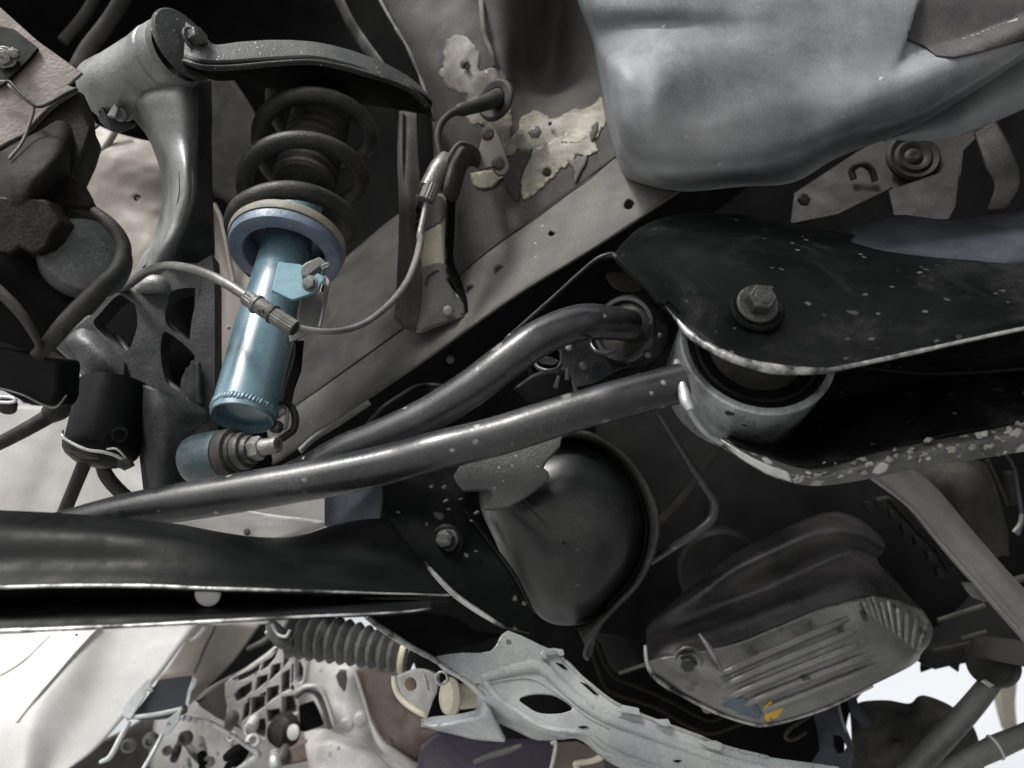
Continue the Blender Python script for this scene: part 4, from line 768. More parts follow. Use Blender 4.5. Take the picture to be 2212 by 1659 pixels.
plate('bracket_plate', Z(6, [(700, 800), (830, 830), (900, 820), (960, 890), (1050, 900), (1150, 960), (1060, 990), (930, 1060), (830, 1085), (800, 1010), (740, 985), (745, 890)]), 'tube', t, plane((1200, 730, .62), (1340, 790, .63), (1250, 830, .615)), .004, (), .001)
tube('bracket_loop', Z(6, [(600, 950, .61), (620, 975, .605), (665, 992, .60), (720, 985, .60), (745, 955, .605)]), 5, 'tube', t)
plate('spacer_tab', Z(6, [(610, 930), (650, 912), (700, 918), (740, 945), (700, 965), (640, 958)]), 'tube', t, .615, .004)
surf('underside_rod', [Z(6, [(480, 1090, .63), (620, 1000, .63), (760, 1000, .63), (850, 1060, .63)]), Z(6, [(560, 1180, .63), (700, 1150, .63), (800, 1130, .63), (860, 1090, .63)])], 'black', t, 6, .005)
for (zx, zy, r) in [(870, 965, 9), (790, 860, 8), (1230, 905, 7), (1295, 795, 5)]:
    q = Z(6, [(zx, zy)])[0]; lathe('mud_drop', (q[0], q[1], .607), ax(0, 0, 1), [(r, -6), (r, 1), (r * .7, 3), (r * .2, 4)], 'mud_rim', t, 14)
for i, (u_, v_) in enumerate([(1207, 812), (1225, 795), (1237, 822)]): tube('splash_streak', [(u_, v_, .604), (u_ + (i - 1) * 7, v_ + 26, .603)], [3, 6], 'mud_rim', t, 3)

t = thing('vent_pipe', 'thin bent black pipe between the rail and the tubular links', 'pipe', (850, 880, .68))
tube('pipe_run', Z(5, [(1010, 1345, .66), (1090, 1290, .665), (1180, 1190, .67), (1250, 1120, .675), (1340, 1060, .68), (1440, 1000, .69), (1520, 982, .70), (1600, 985, .70), (1680, 1010, .70)]), 8, 'black', t, 8, 14)
tube('pipe_run', Z(5, [(700, 1400, .70), (800, 1310, .71), (940, 1225, .72), (1150, 1085, .73)]), 7, 'steel', t, 6, 10)

# ================================================================== subframe channel at the right
t = thing('subframe_channel', 'black mud splashed subframe channel with two curved plates at the right', 'subframe', (1800, 700, .55))
upper = [[(1326, 548, .60), (1350, 520, .62), (1382, 492, .64), (1440, 468, .655), (1530, 460, .665), (1660, 470, .67), (1800, 500, .66), (2000, 520, .66), (2280, 520, .66)],
         [(1345, 570, .585), (1400, 560, .595), (1450, 545, .60), (1520, 535, .60), (1600, 540, .60), (1720, 560, .60), (1880, 580, .59), (2050, 590, .58), (2280, 590, .58)],
         [(1395, 612, .56), (1450, 625, .562), (1510, 630, .56), (1570, 635, .56), (1650, 650, .555), (1760, 665, .55), (1900, 665, .545), (2060, 655, .54), (2280, 640, .54)],
         [(1425, 648, .545), (1480, 690, .535), (1540, 720, .525), (1600, 745, .52), (1680, 762, .515), (1770, 765, .512), (1920, 740, .512), (2080, 705, .512), (2280, 665, .512)],
         [(1440, 662, .545), (1493, 722, .53), (1550, 757, .515), (1615, 782, .508), (1690, 796, .503), (1775, 798, .50), (1925, 769, .502), (2090, 732, .503), (2280, 692, .504)]]
up = surf('upper_plate', upper, 'black_mud', t, nu=10, nv=8, solid=.004, bevel=.0012, smooth=60, dent=.0006)
tube('rolled_edge', [(1326, 550, .602), (1382, 596, .575), (1425, 640, .552), (1462, 688, .54), (1493, 724, .529), (1550, 759, .514), (1615, 785, .507), (1690, 799, .502), (1775, 801, .499), (1800, 798, .499), (1925, 772, .501), (2090, 735, .502), (2280, 695, .503)],
     [3, 3.5, 4, 5.5, 8, 10, 11, 10, 8, 5, 5, 4, 4], 'edge', t, 8, 10, wob=.2)
tube('channel_lip', Z(6, [(440, 815, .66), (520, 745, .655), (640, 640, .65), (760, 530, .645), (860, 440, .64), (940, 375, .635), (1010, 345, .63), (1060, 350, .62), (1110, 385, .605), (1170, 430, .595)]), 4, 'tube', t, 8, 10, wob=.2)
surf('channel_inside', [Z(6, [(440, 830, .662), (640, 655, .655), (860, 455, .645), (1000, 370, .635), (1110, 400, .62), (1300, 500, .60)]),
                        Z(6, [(520, 850, .70), (700, 720, .70), (860, 560, .70), (1000, 450, .69), (1150, 460, .69), (1350, 560, .67)]),
                        Z(6, [(560, 920, .72), (760, 820, .74), (960, 700, .74), (1130, 580, .74), (1260, 560, .73), (1500, 700, .70)]),
                        Z(6, [(600, 1180, .72), (800, 1100, .74), (1000, 1050, .74), (1200, 1000, .74), (1350, 900, .73), (1500, 900, .70)])], 'black', t, 8, .003)
plate('inner_tab', Z(6, [(1085, 415), (1160, 400), (1180, 420), (1165, 440), (1110, 455)]), 'steel', t, .66, .003)
patch('pale_smear', [(1310, 590), (1365, 588), (1400, 610), (1380, 630), (1330, 625)], 'panel_dk', t, .65 and (lambda u, v: .66))
lower = [[(1690, 800, .60), (1850, 770, .60), (2000, 740, .60), (2280, 700, .60)],
         [(1700, 870, .605), (1880, 850, .60), (2050, 820, .59), (2280, 790, .59)],
         [(1640, 960, .60), (1850, 930, .585), (2050, 900, .58), (2280, 870, .575)],
         [(1640, 975, .57), (1760, 985, .56), (2040, 955, .555), (2280, 905, .55)],
         ]
surf('channel_wall', [Z(7, [(560, 900, .73), (800, 880, .71), (1100, 840, .65), (1500, 760, .60), (1990, 700, .60)]),
                      Z(7, [(540, 1150, .72), (800, 1080, .71), (1100, 1030, .65), (1500, 980, .595), (1990, 930, .595)]),
                      Z(7, [(430, 1290, .60), (700, 1290, .65), (1100, 1200, .61), (1500, 1130, .57), (1990, 1060, .57)]),
                      Z(7, [(380, 1300, .565), (700, 1420, .55), (1000, 1400, .55), (1400, 1310, .55), (1990, 1200, .55)])], 'black_mud', t, nu=10, nv=8, solid=.003, dent=.0008, smooth=60)
surf('lower_plate', [Z(7, [(370, 1296, .566), (470, 1345, .556), (600, 1385, .55), (760, 1440, .544), (900, 1445, .542), (1100, 1385, .542), (1350, 1325, .542), (1620, 1275, .542), (1990, 1195, .542)]),
                     Z(7, [(385, 1310, .562), (470, 1370, .55), (600, 1440, .541), (760, 1487, .536), (900, 1490, .534), (1100, 1435, .534), (1350, 1375, .534), (1620, 1325, .534), (1990, 1250, .534)]),
                     Z(7, [(395, 1325, .567), (470, 1392, .556), (600, 1470, .547), (760, 1522, .542), (900, 1530, .54), (1100, 1500, .54), (1350, 1445, .54), (1620, 1405, .54), (1990, 1345, .54)])], 'mud_rim', t, nu=10, nv=6, solid=.004, smooth=70, dent=.0006, holes=[(2190, 968, 9)])
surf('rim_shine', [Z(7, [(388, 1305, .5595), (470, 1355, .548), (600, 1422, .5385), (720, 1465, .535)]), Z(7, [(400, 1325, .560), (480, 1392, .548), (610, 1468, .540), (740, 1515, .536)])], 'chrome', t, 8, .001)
tube('fold_ridge', Z(7, [(950, 920, .60), (1100, 955, .585), (1300, 980, .58), (1500, 985, .575), (1700, 975, .575), (1990, 950, .57)]), 5, 'black_mud', t)
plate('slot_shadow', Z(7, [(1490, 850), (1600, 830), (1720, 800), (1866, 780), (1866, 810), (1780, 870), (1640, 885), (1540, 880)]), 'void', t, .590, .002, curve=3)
random.seed(11)
for i in range(46):                       # mud clots thrown onto the lower rim
    s = random.random(); a = 740 + s * 1100; b = 1500 - s * 215 + random.gauss(0, 22)
    q = Z(7, [(a, b)])[0]; r = random.uniform(2.5, 6.5) * (1.5 if random.random() < .2 else 1)
    clot((q[0], q[1], .534), r, t)
lathe('washer_dimple', (1637, 665, .536), RA, [(60, -8), (60, -1), (56, 4), (50, 5), (46, 2), (40, 2)], 'black_mud', t, 48)
hexa('pivot_bolt', (1636, 658, .534), ax(.05, .42, 1), 32, 34, 'bolt_dk', t, washer=46, wh=7, rot=.15)

# ================================================================== lower control arm at the left
t = thing('lower_control_arm', 'long black pressed lower arm with bright bare edges entering from the left', 'control arm', (400, 1220, .48))
surf('upper_pressing', [[(-120, 1095, .50), (0, 1102, .50), (110, 1107, .50), (250, 1117, .50), (380, 1131, .505), (470, 1148, .51), (560, 1160, .515), (640, 1158, .52), (720, 1136, .53), (790, 1122, .54), (840, 1120, .55)],
                        [(-120, 1150, .475), (0, 1150, .475), (110, 1150, .475), (250, 1155, .475), (380, 1165, .48), (470, 1178, .487), (560, 1195, .50), (650, 1200, .515), (740, 1190, .53), (810, 1175, .54), (875, 1165, .55)],
                        [(-120, 1215, .465), (0, 1215, .465), (110, 1213, .465), (250, 1215, .465), (380, 1222, .467), (480, 1232, .47), (580, 1240, .48), (680, 1240, .495), (770, 1235, .51), (850, 1230, .525), (920, 1225, .54)],
                        [(-120, 1252, .456), (0, 1250, .456), (110, 1247, .456), (250, 1248, .456), (400, 1254, .457), (500, 1258, .458), (600, 1262, .465), (700, 1266, .475), (800, 1270, .49), (890, 1272, .505), (955, 1272, .525)],
                        [(-120, 1270, .452), (0, 1267, .452), (110, 1264, .452), (210, 1263, .452), (420, 1268, .452), (520, 1271, .454), (640, 1274, .462), (730, 1277, .472), (820, 1280, .488), (900, 1282, .503), (972, 1284, .523)]], 'black', t, nu=8, nv=8, solid=.003, bevel=.0008, smooth=60, dent=.0008)
e1 = [(-120, 1273, .451), (0, 1269, .451), (110, 1266, .451), (210, 1265, .451), (330, 1266, .451), (420, 1270, .451), (520, 1273, .453), (640, 1276, .461), (730, 1279, .471), (820, 1282, .487), (900, 1284, .502), (972, 1286, .522)]
tube('bare_edge', e1, [4.5, 4.2, 4, 4, 4, 3.8, 3.4, 3, 2.6, 2.4, 2, 1.5], 'edge', t, 10, 10, wob=.25)
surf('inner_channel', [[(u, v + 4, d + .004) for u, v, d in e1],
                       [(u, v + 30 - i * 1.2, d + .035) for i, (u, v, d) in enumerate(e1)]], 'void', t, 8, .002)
e2 = [(-120, 1368, .447), (0, 1364, .447), (150, 1358, .447), (300, 1351, .447), (430, 1344, .448), (560, 1337, .452), (680, 1331, .458), (800, 1326, .466), (880, 1321, .475), (930, 1314, .482)]
surf('lower_pressing', [[(-120, 1285, .49), (0, 1284, .49), (150, 1282, .49), (300, 1283, .49), (430, 1284, .49), (560, 1287, .492), (680, 1290, .495), (800, 1294, .50), (880, 1296, .505), (935, 1297, .508)],
                        [(-120, 1330, .458), (0, 1328, .458), (150, 1324, .458), (300, 1320, .458), (430, 1317, .459), (560, 1313, .462), (680, 1310, .468), (800, 1308, .476), (880, 1306, .485), (936, 1303, .492)],
                        [(u, v - 4, d + .001) for u, v, d in e2]], 'black', t, nu=8, nv=8, solid=.003, smooth=60)
tube('bare_edge', e2, [6, 6, 5.5, 4.5, 4, 3.2, 2.6, 2, 1.8, 1.5], 'edge', t, 10, 10, wob=.2)
lathe('rubber_plug', (449, 1283, .4625), ax(.05, -.1, 1), [(24, -6), (27, -3), (27, 2), (23, 5), (8, 6)], 'pale', t, 40)
lathe('rubber_plug', (122, 1252, .4615), ax(.05, -.1, 1), [(18, -6), (21, -3), (21, 2), (17, 4)], 'pale', t, 32)
t = thing('arm_hanger', 'mud spotted black bracket with a bolt beside the big dark cup', 'bracket', (900, 1150, .56))
bl = plane((830, 1040, .60), (840, 1180, .57), (1100, 1340, .56))
hang = plate('bracket_plate', Z(13, [(125, 430), (560, 300), (640, 520), (660, 700), (800, 880), (930, 1080), (1000, 1180), (1045, 1290), (1000, 1360), (880, 1330), (850, 1325), (700, 1240), (530, 1120), (390, 975), (290, 860), (175, 700), (100, 672)]), 'black_mud', t, bl, .004, (), .001)
q = Z(13, [(125, 430), (100, 672)]); plate('back_flange', [(700, 1075), (q[0][0] + 2, 1050), (q[1][0] + 3, 1118), (700, 1136)], 'blade', t, plane((700, 1075, .64), (830, 1040, .605), (820, 1118, .59)), .003)
ef = Z(13, [(370, 935), (430, 1010), (530, 1115), (620, 1185), (700, 1238), (780, 1288), (850, 1328)])
tube('bare_edge', [(u, v, bl(u, v) + .001) for u, v in ef], [3, 5.5, 6, 6, 6, 5, 4], 'edge', t, 8, 10, wob=.15)
fl = Z(13, [(600, 620), (680, 720), (790, 860), (900, 1010), (960, 1120), (1020, 1240)])
tube('fold_ridge', [(u, v, bl(u, v) - .001) for u, v in fl], [4, 6, 6, 6, 5, 4], 'black_mud', t, 8, 10)
q = Z(13, [(500, 800)])[0]
lathe('washer_dimple', (q[0], q[1] + 6, bl(*q) - .001), ax(-.2, .1, 1), [(38, -3), (38, 0), (33, 3), (29, 4), (25, 2)], 'black_mud', t, 40)
hb_=hexa('hanger_bolt', (q[0] + 2, q[1] + 2, bl(*q) - .002), ax(-.25, .3, 1), 20, 20, 'bolt_dk', t, washer=26, wh=5, rot=.5)

# ================================================================== big dark cup
t = thing('bump_cup', 'big dark rounded steel cup with a curled rim below the tubular links', 'cup', (1200, 1200, .66))
arc = Z(13, [(1130, 200), (1290, 165), (1450, 220), (1600, 340), (1715, 520), (1762, 690), (1738, 860), (1650, 1050), (1500, 1210), (1405, 1330), (1355, 1500)])
OO = [(1060, 1000), (1150, 962), (1240, 946), (1330, 985), (1382, 1060), (1398, 1140), (1384, 1220), (1335, 1290), (1280, 1338), (1221, 1352), (1165, 1332), (1115, 1260), (1070, 1170), (1035, 1080), (1060, 1000)]
ina = [(1150, 966), (1240, 950), (1310, 975), (1362, 1030), (1386, 1085), (1397, 1140), (1388, 1200), (1358, 1260), (1310, 1312), (1275, 1340), (1245, 1352)]
surf('cup_wall', [[(u, v, .635) for u, v in arc], [((a[0] + b[0]) / 2, (a[1] + b[1]) / 2, .642) for a, b in zip(arc, ina)], [(u, v, .672) for u, v in ina]], 'spring', t, nu=10, nv=6, solid=.003, smooth=60)
sc_ = lambda f, d: [(1215 + (u - 1215) * f, 1175 + (v - 1175) * f, d) for u, v in OO]
surf('cup_dome', [sc_(1.0, .675), sc_(.94, .655), sc_(.78, .632), sc_(.45, .616), sc_(.002, .608)], 'cup', t, nu=8, nv=8, solid=.003, smooth=80)
tube('curled_rim', [(u, v, .638) for u, v in arc], 5, 'cup', t, 10, 10)
tube('inner_seam', [(u, v, .655) for u, v in ina][2:9], 3, 'black', t, 8, 8)
tube('rim_hook', Z(13, [(1400, 1340, .64), (1365, 1400, .638), (1340, 1450, .637), (1330, 1490, .637), (1350, 1520, .637)]), 5, 'tube', t)
t = thing('notched_plate', 'mud spotted grey steel plate with a keyhole notch below the lower link', 'bracket', (1080, 1060, .60))
plate('plate_body', Z(13, [(600, 330), (540, 420), (560, 470), (600, 512), (740, 506), (765, 515), (776, 540), (766, 572), (735, 588), (718, 600), (725, 622), (790, 625), (878, 606), (940, 570), (1020, 520), (1095, 455), (1118, 425), (1110, 395), (1080, 370), (1100, 330), (1180, 250), (1200, 150), (800, 260)]), 'arm', t, plane((1000, 1050, .60), (1180, 1020, .60), (1100, 1100, .59)), .004, (), .001)
for (zx, zy, r) in [(905, 415, 4), (1028, 437, 5), (485, 490, 5), (500, 570, 5), (585, 560, 4), (683, 640, 6), (650, 690, 4), (680, 872, 4), (130, 895, 4), (50, 832, 3), (95, 780, 4), (735, 300, 4)]:
    q = Z(13, [(zx, zy)])[0]; clot((q[0], q[1], .578), r * .8, t, 1)

# ================================================================== thin brake pipe
t = thing('brake_pipe', 'thin grey pipe bent to a point right of the dark cup', 'pipe', (1540, 1080, .66))
tube('pipe_run', [(1420, 890, .62), (1445, 930, .63), (1490, 1002, .64), (1535, 1070, .65), (1543, 1090, .65), (1538, 1118, .65), (1510, 1145, .65), (1460, 1178, .66), (1405, 1214, .67)], [8, 7.5, 8, 9, 10, 10, 9, 9, 8], 'tube', t, 8, 14)
t = thing('back_pipe', 'dim pipe crossing behind the thin bent pipe in the dark gap', 'pipe', (1480, 1060, .95))
tube('pipe_run', [(1570, 940, .95), (1530, 1000, .94), (1470, 1080, .93), (1390, 1160, .92)], 9, 'panel_dk', t, 6, 12)

# ================================================================== bright crossmember
t = thing('crossmember', 'pale zinc grey crossmember with an oval hole and raised beads along the bottom', 'crossmember', (1250, 1540, .8))
cm = plane((1000, 1450, .72), (1250, 1500, .74), (1100, 1600, .70))
outl = Z(13, [(435, 1500), (520, 1485), (600, 1478), (700, 1480), (765, 1468), (800, 1435), (815, 1400), (835, 1368), (870, 1345), (960, 1380), (1060, 1430), (1180, 1480), (1220, 1520)]) + \
       Z(11, [(600, 945), (740, 1080), (850, 1170), (950, 1240), (1100, 1310), (1300, 1385), (1480, 1450), (1640, 1515), (1800, 1560), (1960, 1590), (2400, 1650), (2400, 1800), (1600, 1760), (1100, 1650), (1000, 1600), (860, 1560), (800, 1500), (740, 1440), (560, 1450), (430, 1400), (250, 1250), (120, 1130), (60, 1110)]) + \
       Z(10, [(1760, 970), (1700, 930), (1620, 880), (1540, 820)])
plate('crossmember_face', outl, 'bright', t, cm, .004, [Z(11, [(325, 1215), (385, 1188), (470, 1180), (570, 1195), (672, 1265), (620, 1298), (540, 1308), (450, 1300), (380, 1262)])], .0015, hcurve=4)
def bead(z, pts, r, sq=.6, m='bright', wob=.05): tube('pressed_bead', [(u, v, cm(u, v) + .001) for u, v in Z(z, pts)], r, m, t, 8, 16, sq, wob=wob)
bead(11, [(75, 1085), (150, 1060), (300, 1020), (420, 1000), (500, 1035), (580, 1110), (700, 1220), (850, 1320), (1050, 1400), (1300, 1490), (1600, 1590), (1950, 1680)], [10, 11, 12, 14, 15, 14, 13, 12, 11, 10, 10, 10], 1)
bead(11, [(120, 1115), (300, 1080), (420, 1090), (520, 1150), (640, 1230), (760, 1330), (900, 1400)], 6, .5)
bead(11, [(90, 1090), (160, 1180), (260, 1260), (380, 1330), (520, 1400), (620, 1440)], 9, .8, wob=.35)
surf('lower_flange', [Z(11, [(60, 1120, .722), (180, 1200, .718), (320, 1310, .712), (460, 1400, .71), (600, 1430, .71), (760, 1450, .712), (900, 1540, .715), (1100, 1630, .72), (1500, 1740, .74)]),
                      Z(11, [(40, 1280, .78), (150, 1350, .77), (300, 1420, .76), (440, 1480, .75), (600, 1475, .75), (720, 1480, .75), (870, 1600, .75), (1050, 1690, .76), (1450, 1800, .78)])], 'bright', t, 8, .004, smooth=60, dent=.003)
surf('left_arm', [Z(10, [(1380, 1215, .79), (1500, 1195, .78), (1650, 1180, .77), (1800, 1140, .76), (1830, 1060, .75)]), Z(10, [(1385, 1250, .77), (1500, 1280, .765), (1640, 1260, .76), (1800, 1230, .75), (1900, 1180, .74)]),
                  Z(10, [(1400, 1270, .79), (1520, 1310, .785), (1650, 1340, .78), (1780, 1370, .775), (2000, 1390, .76)]), ], 'bright', t, 8, .004, smooth=60, dent=.003)
lathe('mount_hole_lip', Z(10, [(1535, 915, .735)])[0], ax(-.5, .2, 1), [(11, -6), (15, -5), (16, 3), (13, 4), (11, 0)], 'chrome', t, 28)
tube('weld_seam', [(u, v, cm(u, v) - .001) for u, v in Z(10, [(1500, 790), (1560, 840), (1640, 890), (1720, 940), (1790, 1000), (1850, 1060)])], 6, 'chrome', t, 8, 10, wob=.6)
tube('top_edge', [(u, v, cm(u, v) - .0005) for u, v in Z(11, [(0, 572), (90, 640), (200, 720), (260, 790), (330, 830)])][:0] or [(u, v, cm(u, v)) for u, v in Z(11, [(600, 945), (740, 1080), (850, 1170), (950, 1240), (1100, 1310), (1300, 1385), (1480, 1450), (1640, 1515), (1936, 1590)])], 4, 'chrome', t, 8, 10, wob=.4)
for z in ([(460, 920), (480, 895), (540, 880), (610, 890), (618, 925), (590, 935), (560, 900), (500, 910), (495, 935), (520, 950), (480, 945)], [(960, 1290), (1000, 1250), (1100, 1270), (1110, 1320), (1060, 1310), (1010, 1300)],
          [(1190, 1345), (1290, 1340), (1315, 1390), (1250, 1385)], [(1490, 1490), (1600, 1480), (1640, 1500), (1635, 1550), (1560, 1530)]):
    plate('edge_tab', Z(11, z), 'bright', t, lambda u, v: cm(u, v) - .006, .003, (), .0005)
for z in ([(560, 975), (600, 985), (640, 1020), (610, 1015)], [(720, 1100), (760, 1115), (840, 1185), (810, 1180)], [(705, 1392), (740, 1385), (775, 1392), (740, 1403)], [(1320, 1612), (1350, 1605), (1380, 1612), (1350, 1625)]):
    plate('slot_mark', Z(11, z), 'void', t, lambda u, v: cm(u, v) - .0012, .001, (), 0)
surf('front_gusset', [Z(10, [(980, 455, .62), (1120, 560, .64), (1300, 670, .67), (1505, 795, .70)]), Z(10, [(1250, 440, .66), (1400, 520, .69), (1500, 620, .71), (1530, 745, .74)]), Z(10, [(1450, 430, .70), (1650, 470, .74), (1800, 560, .76), (1970, 600, .78)])], 'void', t, 8, .004)
tube('gusset_edge', Z(10, [(975, 455, .615), (1060, 525, .63), (1180, 605, .65), (1300, 680, .67), (1420, 745, .69), (1510, 800, .70)]), [6, 7, 7, 6.5, 6, 5], 'edge', t, 8, 10, wob=.15)

# ================================================================== oil pan and gearbox behind
t = thing('gearbox_housing', 'large black gearbox housing above the ribbed oil pan', 'gearbox', (1650, 1150, 1.1))
surf('housing_shell', [[(1280, 880, 1.41), (1450, 870, 1.36), (1650, 900, 1.31), (1850, 960, 1.31), (1960, 1050, 1.36)], [(1300, 1060, 1.31), (1450, 1040, 1.24), (1650, 1040, 1.20), (1850, 1080, 1.22), (2060, 1180, 1.28)],
                       [(1300, 1240, 1.28), (1450, 1230, 1.18), (1650, 1220, 1.14), (1850, 1200, 1.16), (2120, 1300, 1.26)], [(1280, 1420, 1.28), (1420, 1410, 1.21), (1600, 1370, 1.16), (1850, 1330, 1.16), (2160, 1420, 1.26)]], 'void', t, 9, .005, dent=.015, dsc=8, smooth=70)  # shell kept near-black throughout
lathe('round_cover', (1556, 1232, 1.12), ax(-.1, -.1, 1), [(90, -30), (92, 6), (84, 14), (60, 17), (20, 18)], 'pan_dk', t, 56)
tg = Z(12, [(800, 200), (870, 190), (940, 250), (1010, 330), (1080, 400), (1150, 480), (1200, 570)])
for i, (u, v) in enumerate(tg): 
    plate('cast_tooth', [(u - 9, v - 8), (u + 10, v - 4), (u + 13, v + 14), (u - 5, v + 12)], 'pan_dk', t, .99, .012, (), .001)
tube('cast_rim', [(u + 14, v - 8, 1.0) for u, v in tg], 8, 'pan_dk', t, 8, 12, wob=.2)
lathe('glint_boss', Z(11, [(1500, 665, .98)])[0], ax(-.2, .2, 1), [(20, -10), (19, 3), (10, 9), (2, 10)], 'pan', t, 24)

t = thing('oil_pan', 'grimy grey oil pan with long raised ribs, a drain plug and a yellow mark', 'oil pan', (1750, 1440, .88))
A0 = [[(1396, 1385, .90), (1420, 1365, .92), (1470, 1352, .93), (1560, 1310, .95), (1660, 1270, .97), (1760, 1225, .99), (1840, 1195, 1.01), (1900, 1215, 1.03)],
      [(1392, 1405, .875), (1430, 1388, .87), (1480, 1372, .87), (1570, 1345, .885), (1670, 1305, .90), (1770, 1265, .92), (1860, 1240, .945), (1950, 1270, .98)],
      [(1396, 1430, .86), (1440, 1420, .85), (1500, 1410, .85), (1590, 1390, .86), (1690, 1350, .872), (1790, 1310, .89), (1900, 1290, .92), (1995, 1320, .96)],
      [(1408, 1455, .855), (1460, 1455, .845), (1530, 1455, .84), (1620, 1440, .845), (1720, 1405, .855), (1820, 1365, .87), (1920, 1340, .90), (2015, 1355, .945)],
      [(1440, 1478, .86), (1500, 1490, .845), (1570, 1495, .838), (1660, 1485, .84), (1760, 1450, .85), (1860, 1410, .865), (1945, 1385, .89), (2010, 1385, .935)],
      [(1475, 1497, .865), (1540, 1525, .85), (1610, 1545, .842), (1665, 1545, .842), (1770, 1510, .852), (1880, 1460, .867), (1960, 1425, .89), (1990, 1412, .93)],
      [(1497, 1506, .875), (1550, 1535, .865), (1620, 1560, .858), (1668, 1562, .858), (1775, 1532, .868), (1885, 1480, .885), (1962, 1442, .91), (1985, 1425, .945)],
      [(1505, 1500, .91), (1556, 1528, .905), (1624, 1552, .90), (1670, 1552, .90), (1775, 1522, .90), (1885, 1470, .92), (1958, 1436, .94), (1978, 1420, .96)]]
surf('side_wall', [[(1436, 1318, 1.0), (1500, 1262, 1.01), (1560, 1212, 1.02), (1640, 1168, 1.03), (1720, 1130, 1.05), (1790, 1106, 1.06), (1850, 1118, 1.07), (1905, 1160, 1.08)], [(1400, 1350, .945), (1440, 1315, .96), (1505, 1280, .965), (1590, 1225, .975), (1680, 1185, .985), (1770, 1150, 1.0), (1850, 1150, 1.02), (1915, 1185, 1.045)]] + A0[:3], 'pan_shade', t, nu=10, nv=8, solid=.003, smooth=75, dent=.0015)
pan = surf('pan_shell', [[(u, v - 1, d - .0006) for u, v, d in A0[2]]] + A0[3:], 'pan', t, nu=10, nv=8, solid=.003, smooth=75, dent=.0015)
PD = on(pan)
def panrib(name, a, b, r, n=7, sq=.9, m='pan'):
    pts = []
    for i in range(n + 1):
        s = i / n; u = a[0] + (b[0] - a[0]) * s; v = a[1] + (b[1] - a[1]) * s; d = PD(u, v)
        if d: pts.append((u, v, d - .0015 + (.006 if i in (0, n) else 0)))
    if len(pts) > 2: tube(name, pts, r, m, pan, 6, 12, sq)
for a, b in [((1545, 1462), (1830, 1338)), ((1556, 1484), (1848, 1362)), ((1572, 1506), (1866, 1388)), ((1600, 1524), (1885, 1412)), ((1640, 1538), (1900, 1436))]: panrib('raised_rib', a, b, 9.5)
for i in range(9):
    s = i / 8; panrib('corner_rib', (1832 + s * 168, 1232 + s * 112), (1880 + s * 100, 1335 + s * 72), 7, 6)
bmr = plane((1396, 1430, .86), (1530, 1455, .84), (1660, 1485, .84))
q = Z(11, [(1420, 965)])[0]
rec_ = lathe('plug_recess', (q[0], q[1], .846), ax(-.15, .1, 1), [(30, -6), (31, 0), (28, 3), (24, 1), (22, -5)], 'pan', t, 40)
hexa('drain_plug', (q[0] - 1, q[1] + 4, .847), ax(-.25, -.1, 1), 16, 12, 'bolt_dk', rec_, washer=20, wh=4)
tube('casting_fin', Z(11, [(1490, 790, .846), (1540, 860, .836), (1590, 940, .832), (1630, 1010, .836)]), [4, 8, 9, 5], 'bolt', t, 8, 12, .7)
patch('yellow_mark', Z(12, [(235, 1300), (290, 1295), (320, 1320), (310, 1360), (260, 1385), (230, 1400), (215, 1360)]), 'yellow', pan, PD, jag=6)
patch('blue_stain', Z(12, [(0, 1290), (60, 1270), (150, 1290), (200, 1330), (190, 1390), (120, 1370), (40, 1340)]), mat('oily blue film', (.07, .11, .15), (.14, .17, .19), 60, .4), t, PD, jag=6)
plate('edge_clip', Z(11, [(1480, 1240), (1560, 1225), (1620, 1275), (1550, 1310), (1520, 1300)]), 'pan', t, .87, .004)
tube('pan_flange', [(u, v, d) for u, v, d in [(1394, 1395, .868), (1398, 1432, .858), (1412, 1460, .853), (1442, 1484, .856), (1478, 1504, .862), (1545, 1538, .856), (1618, 1562, .852), (1668, 1564, .852), (1775, 1534, .862), (1885, 1482, .879)]], [4, 5, 5, 5, 4, 4, 4, 4, 3, 3], 'edge', t, 8, 10, wob=.2)

# pipes between crossmember and pan
for lab, z in (('dark brown pipe nearer the pale crossmember in the gap', [(790, 880, .95), (830, 1000, .94), (880, 1120, .93), (960, 1180, .93), (1200, 1260, .93), (1420, 1380, .93), (1560, 1430, .93), (1700, 1390, .93), (1800, 1350, .93)]),
               ('brown pipe running just under the oil pan lobe', [(830, 850, .98), (880, 980, .97), (950, 1070, .96), (1100, 1130, .96), (1300, 1220, .96), (1470, 1310, .96), (1570, 1345, .96), (1680, 1300, .96)])):
    t = thing('cooler_pipe', lab, 'pipe', Z(11, [z[3]])[0], 'pipes in the gap beside the oil pan'); tube('pipe_run', Z(11, z), 6, 'brk', t, 8, 12)
t = thing('rear_brace', 'dim rounded bracket with a pale bar behind the oil pan lobe', 'bracket', (1340, 1440, 1.0))
surf('brace_skin', [Z(11, [(820, 780, 1.0), (960, 800, 1.0), (1080, 860, 1.0), (1140, 960, 1.0)]), Z(11, [(860, 980, .99), (960, 1040, .98), (1060, 1010, .98), (1150, 990, .98)])], 'pan_dk', t, 8, .004)
tube('brace_bar', Z(11, [(970, 1045, .97), (1060, 1015, .965), (1150, 985, .96)]), 4, 'steel', t)

